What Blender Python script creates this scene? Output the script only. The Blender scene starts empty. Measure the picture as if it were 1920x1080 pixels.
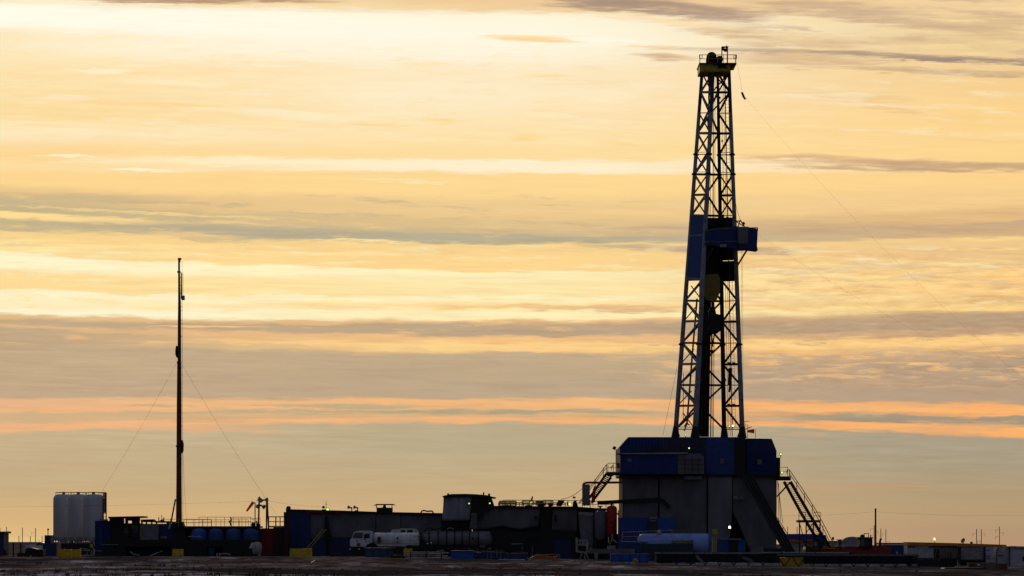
import bpy, bmesh, math, random
from mathutils import Vector, Matrix, noise as mn
random.seed(7)
scene = bpy.context.scene
R = math.radians
# ------------------------------------------------------------------ camera
F = 4680.0      # focal length in photograph pixels (1920 wide)
H = 1.7         # eye height
HY = 1016.0     # row of the horizon
cam_d = bpy.data.cameras.new('camera')
cam = bpy.data.objects.new('camera', cam_d)
scene.collection.objects.link(cam)
cam.location = (0, 0, H)
cam.rotation_euler = (R(90), 0, 0)
cam_d.sensor_width = 36.0
cam_d.lens = 36.0 * F / 1920.0
cam_d.shift_y = (HY - 540.0) / 1920.0
cam_d.clip_start = 1.0
cam_d.clip_end = 60000.0
scene.camera = cam
scene.view_settings.view_transform = 'Standard'
scene.view_settings.look = 'None'
scene.view_settings.exposure = 0.0
scene.view_settings.gamma = 1.0
# ------------------------------------------------------------------ world: dusk sky with bands of altostratus
def lin(c):
    return tuple((v/255/12.92) if v <= 10 else ((v/255+0.055)/1.055)**2.4 for v in c)
world = bpy.data.worlds.new('World')
scene.world = world
world.use_nodes = True
NT = world.node_tree
NT.nodes.clear()
def nd(t, **kw):
    n = NT.nodes.new(t)
    for k, v in kw.items(): setattr(n, k, v)
    return n
def sk(node_input, val):
    if isinstance(val, bpy.types.NodeSocket): NT.links.new(val, node_input)
    else: node_input.default_value = val
def ma(op, a, b=0.0, c=0.0, clamp=False):
    n = nd('ShaderNodeMath', operation=op, use_clamp=clamp)
    sk(n.inputs[0], a); sk(n.inputs[1], b); sk(n.inputs[2], c)
    return n.outputs[0]
def vm(op, a, b=(0, 0, 0), c=(0, 0, 0)):
    n = nd('ShaderNodeVectorMath', operation=op)
    sk(n.inputs[0], a); sk(n.inputs[1], b)
    if op == 'MULTIPLY_ADD': sk(n.inputs[2], c)
    return n.outputs['Value'] if op in ('DOT_PRODUCT', 'LENGTH') else n.outputs[0]
def comb(x, y, z):
    n = nd('ShaderNodeCombineXYZ'); sk(n.inputs[0], x); sk(n.inputs[1], y); sk(n.inputs[2], z)
    return n.outputs[0]
def mixc(f, a, b):
    n = nd('ShaderNodeMix', data_type='RGBA'); n.clamp_factor = True
    sk(n.inputs[0], f); sk(n.inputs[6], a); sk(n.inputs[7], b)
    return n.outputs[2]
def c4(c): return tuple(lin(c)) + (1.0,)
def mr(v, a, b, c=0.0, d=1.0, it='SMOOTHSTEP'):
    n = nd('ShaderNodeMapRange', interpolation_type=it)
    sk(n.inputs[0], v); sk(n.inputs[1], a); sk(n.inputs[2], b); sk(n.inputs[3], c); sk(n.inputs[4], d)
    return n.outputs[0]
def noi(vec, scale=1.0, detail=3.0, rough=0.5):
    n = nd('ShaderNodeTexNoise'); n.noise_dimensions = '3D'
    sk(n.inputs['Vector'], vec); sk(n.inputs['Scale'], scale)
    sk(n.inputs['Detail'], detail); sk(n.inputs['Roughness'], rough)
    return n.outputs[0]
tc = nd('ShaderNodeTexCoord')
sep = nd('ShaderNodeSeparateXYZ'); NT.links.new(tc.outputs['Generated'], sep.inputs[0])
yy = ma('MAXIMUM', sep.outputs[1], 0.12)
u0 = ma('MULTIPLY_ADD', ma('DIVIDE', sep.outputs[0], yy), F, 960.0)          # azimuth scale
v0 = ma('MULTIPLY_ADD', ma('DIVIDE', sep.outputs[2], yy), -F, HY)             # elevation scale (down)
n1 = noi(comb(ma('DIVIDE', u0, 420.0), ma('DIVIDE', v0, 55.0), 3.1), 1.0, 3.0, 0.55)
n2 = noi(comb(ma('DIVIDE', u0, 95.0), ma('DIVIDE', v0, 11.0), 7.7), 1.0, 3.0, 0.6)
lowband = mr(v0, 790.0, 850.0, 1.0, 0.35)
n3 = noi(comb(ma('DIVIDE', u0, 150.0), ma('DIVIDE', ma('SUBTRACT', v0, ma('MULTIPLY', u0, 0.016)), 8.0), 1.3), 1.0, 6.0, 0.66)
n4 = noi(comb(ma('DIVIDE', u0, 42.0), ma('DIVIDE', v0, 6.0), 5.3), 1.0, 4.0, 0.62)
warp = ma('ADD', ma('MULTIPLY', ma('SUBTRACT', n1, 0.5), 11.0), ma('MULTIPLY', ma('SUBTRACT', n2, 0.5), 15.0))
warp = ma('ADD', warp, ma('MULTIPLY', ma('SUBTRACT', n4, 0.5), 9.0))
warp = ma('ADD', warp, ma('MULTIPLY', ma('SUBTRACT', n3, 0.5), 14.0))
v = ma('ADD', v0, ma('MULTIPLY', warp, lowband))
ut = ma('DIVIDE', u0, 1920.0, clamp=True)
U3 = comb(1.0, ut, ma('MULTIPLY', ut, ut))
wL = mr(ut, 0.0, 0.5)
wR = mr(ut, 0.5, 1.0)
def col_u(L, C, Rr):
    return mixc(wR, mixc(wL, c4(L), c4(C)), c4(Rr))
KEYS = [
 (8,22,30,10,(255,254,243),(255,248,228),(240,210,160)),
 (52,80,95,12,(254,233,194),(254,239,214),(238,206,156)),
 (120,110,130,28,(254,227,178),(254,234,200),(246,210,152)),
 (175,200,175,36,(253,223,167),(254,229,186),(252,213,150)),
 (228,240,215,14,(254,232,192),(254,228,180),(252,214,150)),
 (268,270,260,14,(253,218,158),(254,224,168),(253,215,150)),
 (296,300,299,5,(254,222,165),(254,240,212),(252,215,156)),
 (321,325,322,5,(254,216,152),(253,218,155),(253,213,148)),
 (352,372,350,12,(228,194,142),(238,204,150),(246,208,150)),
 (372,410,385,9,(200,182,145),(224,194,146),(228,188,138)),
 (395,432,415,3,(255,222,155),(212,186,145),(203,171,136)),
 (409,440,430,4,(203,184,146),(186,177,150),(215,180,138)),
 (432,455,442,4,(250,214,150),(248,212,150),(238,200,145)),
 (448,475,460,8,(254,225,162),(254,216,150),(235,195,142)),
 (471,508,475,3,(255,245,208),(254,239,192),(238,198,142)),
 (505,522,500,8,(254,221,157),(254,232,178),(252,208,142)),
 (545,555,540,3,(255,244,210),(255,241,197),(248,205,140)),
 (560,568,560,7,(255,240,198),(254,217,155),(240,200,138)),
 (578,580,570,4,(255,247,217),(255,239,190),(250,210,140)),
 (588,600,583,4,(228,190,142),(235,190,138),(198,165,132)),
 (597,607,590,4,(196,170,140),(190,166,138),(186,158,130)),
 (607,630,612,4,(225,185,140),(240,192,136),(195,162,130)),
 (613,642,628,4,(195,169,138),(252,208,142),(250,205,138)),
 (640,662,648,6,(197,172,140),(194,171,140),(212,174,132)),
 (690,690,665,18,(196,170,137),(190,168,138),(184,158,132)),
 (749,747,757,5,(232,184,136),(242,186,126),(248,178,112)),
 (762,760,768,5,(238,184,132),(238,184,126),(253,184,112)),
 (775,768,783,3,(206,180,138),(175,166,134),(165,150,124)),
 (781,775,796,3,(212,179,134),(222,178,126),(170,150,120)),
 (796,783,801,4,(237,182,131),(244,182,124),(252,180,108)),
 (812,792,821,4,(201,180,140),(186,172,138),(170,159,134)),
 (850,850,860,28,(197,176,136),(193,173,136),(171,158,130)),
 (900,900,900,28,(202,176,130),(200,174,130),(178,156,120)),
 (945,945,945,24,(216,180,126),(206,176,130),(182,156,118)),
 (985,985,985,18,(222,186,128),(214,182,130),(180,150,116)),
 (1008,1008,1008,6,(226,198,135),(218,186,130),(182,150,116)),
]
skyc = col_u((252,240,210), (240,205,160), (242,210,165))
vt = v
for (yl, yc, yr, w, L, C, Rr) in KEYS:
    a = yl; b = 4*yc - 3*yl - yr; c = 2*yl + 2*yr - 4*yc
    yb = vm('DOT_PRODUCT', U3, (a, b, c))
    f = mr(ma('SUBTRACT', vt, yb), -w, w)
    skyc = mixc(f, skyc, col_u(L, C, Rr))
PV = comb(u0, v, 0.0)
BLOBS = [  # centre u, v, half width, half height, slope deg, inner radius, colour, opacity
 (680,75,620,48,1.5,.1,(255,252,240),.75), (300,95,300,22,2,.1,(255,246,222),.6), (800,175,220,45,1,.0,(254,241,214),.55),
 (370,-3,260,9,.4,.3,(185,150,122),.95), (640,9,300,6,.3,.0,(252,220,165),.7),
 (1180,8,190,19,4.5,.2,(172,148,132),1), (1330,25,110,16,4,.1,(178,152,134),.9), (1240,38,170,9,5,.1,(250,212,155),.5),
 (1570,22,200,17,4,.1,(203,173,146),.9), (1740,44,140,14,5,.1,(208,177,146),.75), (1870,52,90,28,5,.0,(215,184,148),.7),
 (1370,60,90,9,3,.0,(214,180,142),.8), (1500,78,160,16,4,.0,(220,187,146),.7), (1740,80,160,14,2,.0,(222,190,146),.6),
 (1640,104,360,7,2.0,.35,(170,147,131),1), (1500,112,150,16,2,.1,(212,178,142),.75), (1830,113,160,6,2.2,.3,(160,140,130),.8),
 (1760,134,230,6,1.2,.2,(200,168,136),.85), (1250,107,70,7,3,.2,(200,165,130),.9), (1220,88,60,4,1,.2,(240,200,145),.7),
 (1010,72,110,7,.8,.1,(253,214,150),.85), (1130,75,120,3,3.2,.3,(255,253,243),.9), (1300,76,70,8,1,.1,(255,240,205),.6),
 (820,229,55,8,0,.1,(253,216,146),.85), (730,235,80,3,.3,.1,(253,218,150),.7), (990,257,38,5,0,.1,(253,218,152),.75),
 (1020,143,55,5,0,.1,(253,220,158),.7), (800,120,60,6,1,.0,(254,226,172),.6), (1160,268,45,4,.5,.1,(253,218,150),.6),
 (190,132,75,4,3,.1,(255,244,218),.8), (340,156,130,5,4,.1,(255,240,208),.7), (560,216,150,9,4,.1,(254,240,210),.75),
 (330,197,90,6,2,.0,(253,216,152),.6), (200,192,120,6,1,.0,(253,217,155),.5),
 (130,292,70,3,3,.2,(255,244,214),.9), (262,317,62,2.4,1.5,.3,(255,248,222),.95), (560,304,420,7,.6,.4,(255,244,214),.7),
 (600,325,300,5,.5,.1,(253,212,146),.6), (760,340,120,3,2,.1,(254,238,196),.6),
 (1600,182,150,7,1,.0,(236,200,148),.6), (1680,206,60,5,6,.1,(230,190,140),.55), (1540,297,150,6,2,.1,(222,183,142),.85),
 (1760,311,330,11,.7,.35,(203,168,135),1), (1480,297,110,5,1.5,.1,(222,184,142),.8), (1840,262,90,4,1,.1,(244,205,145),.5),
 (120,372,220,10,.5,.0,(196,180,146),.6), (440,429,330,12,1.5,.25,(182,171,149),.8), (680,446,220,9,1.8,.2,(182,172,149),.8),
 (300,400,300,3,3.0,.3,(255,218,150),.75), (420,419,140,3,1.5,.2,(253,212,148),.6), (360,441,100,4,1,.1,(244,205,148),.8),
 (1080,446,270,5,.8,.3,(184,172,149),.8), (1240,428,130,5,.3,.3,(190,171,148),.75), (1230,463,150,5,.6,.3,(188,168,142),.85),
 (900,430,160,3,.5,.1,(200,180,148),.6), (800,455,330,2,1.6,.1,(250,218,158),.6), (680,452,110,1.6,2.2,.3,(255,232,172),.8),
 (1400,470,150,7,.3,.1,(190,165,140),.75), (1500,425,260,12,.5,.0,(198,168,138),.6), (1860,449,90,4,-1,.2,(255,217,148),.9), (1850,468,80,2,-1,.2,(254,212,142),.8),
 (1150,578,260,7,.6,.2,(218,174,130),.8), (940,576,160,4,.3,.1,(250,206,142),.8),
 (385,612,120,2.5,.4,.2,(252,204,142),.85), (620,644,240,5,.8,.2,(253,208,144),.9), (430,637,90,4,1.5,.1,(248,200,140),.7), (820,650,140,6,.4,.2,(254,216,146),.8),
 (1060,618,190,14,1,.2,(188,163,136),.85), (1130,652,140,9,2,.1,(254,212,142),.85), (1000,635,160,4,-2,.1,(248,196,134),.7),
 (1460,640,110,6,1,.1,(254,212,140),.8), (1550,660,150,5,0,.1,(246,190,126),.7), (1420,600,120,14,0,.1,(190,160,130),.7), (1760,595,210,14,1,.2,(186,158,130),.8),
 (1730,520,160,5,3,.0,(236,190,132),.7), (1450,500,110,5,0,.0,(236,192,134),.6), (1860,560,80,6,1,.1,(214,172,128),.7), (1600,545,130,5,0,.0,(240,196,134),.6), (1350,560,90,5,0,.1,(228,184,130),.6),
 (50,656,50,4,0,.0,(205,176,138),.4), (690,665,35,3,1,.1,(222,188,138),.7), (1420,680,40,4,0,.1,(222,176,128),.7), (1560,690,40,4,0,.1,(232,180,126),.7), (1640,717,70,3,0,.1,(214,168,124),.6),
 (620,761,200,3.5,.3,.3,(182,172,138),.85), (300,760,90,2,0,.2,(190,174,136),.7), (330,803,200,7,1,.1,(240,182,130),.7), (520,811,90,3,0,.1,(230,180,130),.6), (150,876,110,3,.5,.0,(214,170,126),.5),
 (1100,771,210,4,.2,.3,(170,164,136),.85), (1350,776,140,6,1,.2,(250,186,122),.7), (1650,775,280,3,.4,.2,(220,166,116),.7), (1740,789,220,5,.8,.3,(160,148,126),.85),
 (1640,911,170,3,0,.0,(200,158,118),.5), (1230,880,300,12,.5,.0,(196,168,128),.4),
]
rag = ma('MULTIPLY_ADD', n3, 2.6, ma('MULTIPLY_ADD', n4, 1.2, -1.9))
for i, (cu, cv, hw, hh, ang, r0, col, op) in enumerate(BLOBS):
    a = R(ang); ca, sa = math.cos(a), math.sin(a)
    # local coordinates of the ellipse: two dot products
    x1 = vm('DOT_PRODUCT', PV, (ca/hw, sa/hw, 0)); y1 = vm('DOT_PRODUCT', PV, (-sa/hh, ca/hh, 0))
    x1 = ma('SUBTRACT', x1, (cu*ca + cv*sa)/hw); y1 = ma('SUBTRACT', y1, (-cu*sa + cv*ca)/hh)
    rr = ma('ADD', ma('MULTIPLY', x1, x1), ma('MULTIPLY', y1, y1))
    f = mr(ma('ADD', rr, rag), 1.55, r0*r0*.6 - .25, 0.0, op)
    skyc = mixc(f, skyc, c4(col))
# patches of broken cloud
n6 = noi(comb(ma('DIVIDE', u0, 120.0), ma('DIVIDE', v, 12.0), 11.0), 1.0, 5.0, 0.6)
n7 = noi(comb(ma('DIVIDE', u0, 210.0), ma('DIVIDE', ma('SUBTRACT', v, ma('MULTIPLY', u0, 0.02)), 16.0), 17.0), 1.0, 5.0, 0.6)
def patch(n, lo, hi, ua, ub, v1, v2, v3, v4, k, col):
    global skyc
    f = ma('MULTIPLY', mr(n, lo, hi), mr(u0, ua, ub))
    f = ma('MULTIPLY', f, ma('MULTIPLY', mr(v0, v1, v2), mr(v0, v3, v4, k, 0.0)))
    skyc = mixc(f, skyc, c4(col))
patch(n6, .47, .64, 1150, 1450, 480, 505, 570, 588, .75, (212,172,132))
patch(n7, .52, .66, 1250, 1500, 480, 500, 560, 575, .8, (255,224,158))
patch(n6, .50, .62, 1000, 1400, 628, 650, 690, 740, .8, (246,196,134))
patch(n6, .42, .34, 1000, 1350, 625, 640, 660, 690, .7, (190,160,132))
patch(n7, .50, .64, 1250, 1500, -60, -40, 100, 150, .6, (206,176,146))
patch(n7, .46, .36, 1250, 1500, -60, -40, 110, 160, .5, (250,222,168))
patch(n7, .52, .66, -1, 0, 90, 130, 240, 290, .42, (254,240,212))
patch(n6, .46, .36, -1, 0, 60, 110, 260, 340, .25, (253,217,155))
patch(n6, .54, .66, 1350, 1000, 350, 370, 440, 460, .55, (236,204,148))
patch(n7, .46, .36, 1350, 1000, 355, 372, 452, 466, .5, (188,174,146))
patch(n6, .50, .62, -1, 0, 540, 552, 576, 590, .6, (254,228,168))
patch(n6, .52, .66, -1, 0, 455, 470, 520, 545, .5, (255,240,198))
patch(n6, .56, .68, -1, 0, 600, 612, 640, 655, .55, (246,196,136))
patch(n7, .52, .66, -1, 0, 640, 660, 735, 752, .35, (208,176,136))
patch(n7, .47, .37, -1, 0, 640, 660, 735, 752, .35, (180,156,132))
patch(n7, .50, .62, 900, 1250, 745, 757, 812, 824, .5, (214,168,126))
patch(n6, .47, .37, -1, 0, 745, 757, 800, 815, .4, (212,176,134))
# fine streaks, stronger in the broken cloud to the right
n5 = noi(comb(ma('DIVIDE', u0, 600.0), ma('DIVIDE', v, 90.0), 9.3), 1.0, 2.0, 0.5)
amp = ma('MULTIPLY', mr(v0, 1000.0, 830.0, 0.06, 0.46), mr(v0, 330.0, 430.0, 0.45, 1.0))
amp = ma('MULTIPLY', amp, mr(n5, 0.35, 0.65, 0.5, 1.4))
ampr = ma('MULTIPLY', ma('MULTIPLY', mr(u0, 1150.0, 1500.0), mr(v0, 440.0, 500.0)), mr(v0, 760.0, 700.0, 0.0, 0.75))
st = ma('ADD', ma('MULTIPLY', ma('SUBTRACT', n3, 0.5), amp), ma('MULTIPLY', ma('SUBTRACT', n4, 0.5), ampr))
gain = ma('ADD', 1.0, st)
gn = vm('MULTIPLY', comb(ma('POWER', gain, 0.55), ma('POWER', gain, 0.8), gain), comb(1.0, mr(v0, 620.0, 820.0, 0.985, 0.975), mr(v0, 560.0, 800.0, 0.91, 0.985)))
skyc = vm('MULTIPLY', skyc, gn)
# round the rest of the dome: the glow falls off away from the sunset into dim blue-grey
ang_c = vm('DOT_PRODUCT', tc.outputs['Generated'], (math.sin(R(-2))*math.cos(R(7)), math.cos(R(-2))*math.cos(R(7)), math.sin(R(7))))
fr = mr(ang_c, math.cos(R(36)), math.cos(R(14.5)))
fr = ma('MULTIPLY', fr, fr)
nish = nd('ShaderNodeTexSky', sky_type='NISHITA')
nish.sun_disc = False; nish.sun_elevation = R(3.0); nish.sun_rotation = R(-7.0)
nish.air_density = 1.0; nish.dust_density = 1.0; nish.ozone_density = 1.5
NT.links.new(tc.outputs['Generated'], nish.inputs[0]) if nish.inputs else None
rear0 = vm('MULTIPLY_ADD', nish.outputs[0], (0.012, 0.012, 0.014), (0.046, 0.049, 0.066))
zen = ma('MULTIPLY_ADD', ma('MAXIMUM', sep.outputs[2], 0.0), 1.3, 0.85)
rear = vm('MULTIPLY', rear0, comb(zen, zen, zen))
final = mixc(fr, rear, skyc)
bg = nd('ShaderNodeBackground'); NT.links.new(final, bg.inputs[0]); bg.inputs[1].default_value = 1.0
wo = nd('ShaderNodeOutputWorld'); NT.links.new(bg.outputs[0], wo.inputs[0])
# the sun stands low behind the cloud, above the left of the picture: a weak, wide, warm lamp
sl = bpy.data.lights.new('sun', 'SUN'); sl.energy = 0.3; sl.angle = R(12); sl.color = (1.0, 0.78, 0.5)
sun = bpy.data.objects.new('sun', sl); scene.collection.objects.link(sun)
sd = Vector((math.sin(R(-7))*math.cos(R(13)), math.cos(R(-7))*math.cos(R(13)), math.sin(R(13))))
sun.rotation_euler = sd.to_track_quat('Z', 'Y').to_euler()
scene.cycles.use_adaptive_sampling = True
scene.cycles.adaptive_threshold = 0.015
scene.cycles.adaptive_min_samples = 16
scene.cycles.max_bounces = 4
world.cycles.sampling_method = 'MANUAL'; world.cycles.sample_map_resolution = 512
# ------------------------------------------------------------------ mesh helpers
COL = scene.collection
def X(px, Y): return (px - 960.0)*Y/F
def Z(py, Y): return H + (HY - py)*Y/F
def P(px, py, Y): return Vector((X(px, Y), Y, Z(py, Y)))
def S(n, Y): return n*Y/F
def gz(x, y):
    base = 0.0 if x < -15 else -(x + 15)*0.0165
    base = max(base, -1.35)
    k = max(0.0, min(1.0, (900 - y)/400))
    return base*k - 0.0085*max(0.0, x)*(1-k)      # far off, the plain falls gently to the right
MATS = {}
def mat(name, rgb, rough=0.7, metal=0.0, var=0.25, scale=1.5, rust=None, stretch=(1, 1, 1), bump=0.15, wave=None):
    if name in MATS: return MATS[name]
    m = bpy.data.materials.new(name); m.use_nodes = True
    nt = m.node_tree; b = nt.nodes['Principled BSDF']
    c = nt.nodes.new('ShaderNodeTexCoord'); mp = nt.nodes.new('ShaderNodeMapping')
    mp.inputs['Scale'].default_value = stretch
    nt.links.new(c.outputs['Object'], mp.inputs[0])
    n = nt.nodes.new('ShaderNodeTexNoise'); n.inputs['Scale'].default_value = scale; n.inputs['Detail'].default_value = 5
    nt.links.new(mp.outputs[0], n.inputs['Vector'])
    cr = nt.nodes.new('ShaderNodeValToRGB')
    lo = tuple(v*(1-var) for v in rgb); hi = tuple(min(1, v*(1+var*0.6)) for v in rgb)
    cr.color_ramp.elements[0].position = 0.35; cr.color_ramp.elements[0].color = lo + (1,)
    cr.color_ramp.elements[1].position = 0.65; cr.color_ramp.elements[1].color = hi + (1,)
    nt.links.new(n.outputs[0], cr.inputs[0])
    out = cr.outputs[0]
    if rust:
        n2 = nt.nodes.new('ShaderNodeTexNoise'); n2.inputs['Scale'].default_value = scale*2.3; n2.inputs['Detail'].default_value = 6
        nt.links.new(mp.outputs[0], n2.inputs['Vector'])
        r2 = nt.nodes.new('ShaderNodeMapRange'); r2.inputs[1].default_value = 0.56; r2.inputs[2].default_value = 0.66
        nt.links.new(n2.outputs[0], r2.inputs[0])
        mx = nt.nodes.new('ShaderNodeMix'); mx.data_type = 'RGBA'
        nt.links.new(r2.outputs[0], mx.inputs[0]); nt.links.new(out, mx.inputs[6]); mx.inputs[7].default_value = tuple(rust) + (1,)
        out = mx.outputs[2]
    nt.links.new(out, b.inputs['Base Color'])
    b.inputs['Roughness'].default_value = rough; b.inputs['Metallic'].default_value = metal
    bp = nt.nodes.new('ShaderNodeBump'); bp.inputs['Strength'].default_value = bump; bp.inputs['Distance'].default_value = 0.05
    if wave:
        w = nt.nodes.new('ShaderNodeTexWave'); w.inputs['Scale'].default_value = wave; w.bands_direction = 'X'
        nt.links.new(c.outputs['Object'], w.inputs['Vector']); nt.links.new(w.outputs[0], bp.inputs['Height'])
        bp.inputs['Strength'].default_value = 0.8
    else: nt.links.new(n.outputs[0], bp.inputs['Height'])
    nt.links.new(bp.outputs[0], b.inputs['Normal'])
    MATS[name] = m
    return m
def glow(name, rgb, s):
    if name in MATS: return MATS[name]
    m = bpy.data.materials.new(name); m.use_nodes = True
    b = m.node_tree.nodes['Principled BSDF']
    b.inputs['Base Color'].default_value = (0.6, 0.6, 0.5, 1)
    b.inputs['Emission Color'].default_value = tuple(rgb) + (1,); b.inputs['Emission Strength'].default_value = s
    MATS[name] = m
    return m
white = mat('white_paint', (0.84, 0.85, 0.88), 0.35, rust=(0.6, 0.56, 0.5), scale=0.8)
silo_white = mat('silo_white', (0.66, 0.67, 0.72), 0.5, scale=0.5, stretch=(1, 1, 0.2))
cream = mat('cream_panel', (0.55, 0.54, 0.50), 0.6, wave=6)
tarp_m = mat('grey_tarpaulin', (0.165, 0.16, 0.175), 0.8, scale=0.6, stretch=(1.2, 1, 0.5), var=0.22, bump=0.4)
tarp_d = mat('dark_grey_tarpaulin', (0.155, 0.15, 0.16), 0.85, scale=0.6, stretch=(1, 1, 0.6), var=0.3, bump=0.4)
navy = mat('navy_blue_sheet', (0.008, 0.038, 0.20), 0.6, rust=(0.03, 0.022, 0.05), wave=4)
blue = mat('blue_paint', (0.010, 0.085, 0.50), 0.45, rust=(0.03, 0.04, 0.12))
dblue = mat('dull_blue_paint', (0.008, 0.030, 0.14), 0.55)
ltblue = mat('light_blue_paint', (0.26, 0.38, 0.88), 0.35, var=.15)
black = mat('black_steel', (0.006, 0.006, 0.008), 0.6)
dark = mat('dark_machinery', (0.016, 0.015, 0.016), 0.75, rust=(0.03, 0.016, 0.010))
steel = mat('grey_steel', (0.26, 0.27, 0.30), 0.5, 0.3, rust=(0.14, 0.09, 0.06))
galv = mat('galvanised_steel', (0.34, 0.34, 0.33), 0.5, 0.5)
brown = mat('red_brown_steel', (0.17, 0.045, 0.025), 0.55, rust=(0.05, 0.02, 0.01))
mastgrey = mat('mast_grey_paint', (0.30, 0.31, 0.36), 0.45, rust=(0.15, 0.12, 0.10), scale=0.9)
mastblue = mat('mast_dark_blue_paint', (0.03, 0.035, 0.10), 0.5)
yellow = mat('yellow_paint', (0.80, 0.54, 0.01), 0.55, rust=(0.35, 0.22, 0.02))
olive = mat('yellow_green_paint', (0.55, 0.40, 0.02), 0.6, rust=(0.12, 0.08, 0.02))
railyel = mat('railing_yellow', (0.62, 0.44, 0.07), 0.5)
red = mat('red_paint', (0.42, 0.02, 0.012), 0.5, rust=(0.14, 0.02, 0.01))
orange = mat('orange_paint', (0.62, 0.16, 0.02), 0.55, rust=(0.3, 0.08, 0.02))
sock = mat('orange_red_fabric', (0.85, 0.09, 0.03), 0.8)
_n = sock.node_tree; _t = _n.nodes.new('ShaderNodeBsdfTranslucent'); _t.inputs[0].default_value = (1.0, 0.22, 0.09, 1)
_a = _n.nodes.new('ShaderNodeMixShader'); _a.inputs[0].default_value = 0.92
_n.links.new(_n.nodes['Principled BSDF'].outputs[0], _a.inputs[1]); _n.links.new(_t.outputs[0], _a.inputs[2])
_n.links.new(_a.outputs[0], _n.nodes['Material Output'].inputs[0])
glass = mat('dark_glass', (0.03, 0.035, 0.045), 0.12, var=.1, bump=0)
rubber = mat('tyre_rubber', (0.02, 0.02, 0.02), 0.9)
wood = mat('weathered_wood', (0.22, 0.14, 0.09), 0.85, stretch=(1, 1, 6))
palesteel = mat('pale_pipe_steel', (0.50, 0.47, 0.45), 0.5, 0.2)
lampg = glow('green_white_lamp_glow', (0.62, 1.0, 0.12), 1.6)
lampy = glow('warm_white_lamp_glow', (1.0, 1.0, 0.62), 4.0)
lampr = glow('orange_flame_glow', (1.0, 0.30, 0.06), 1.3)

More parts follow.
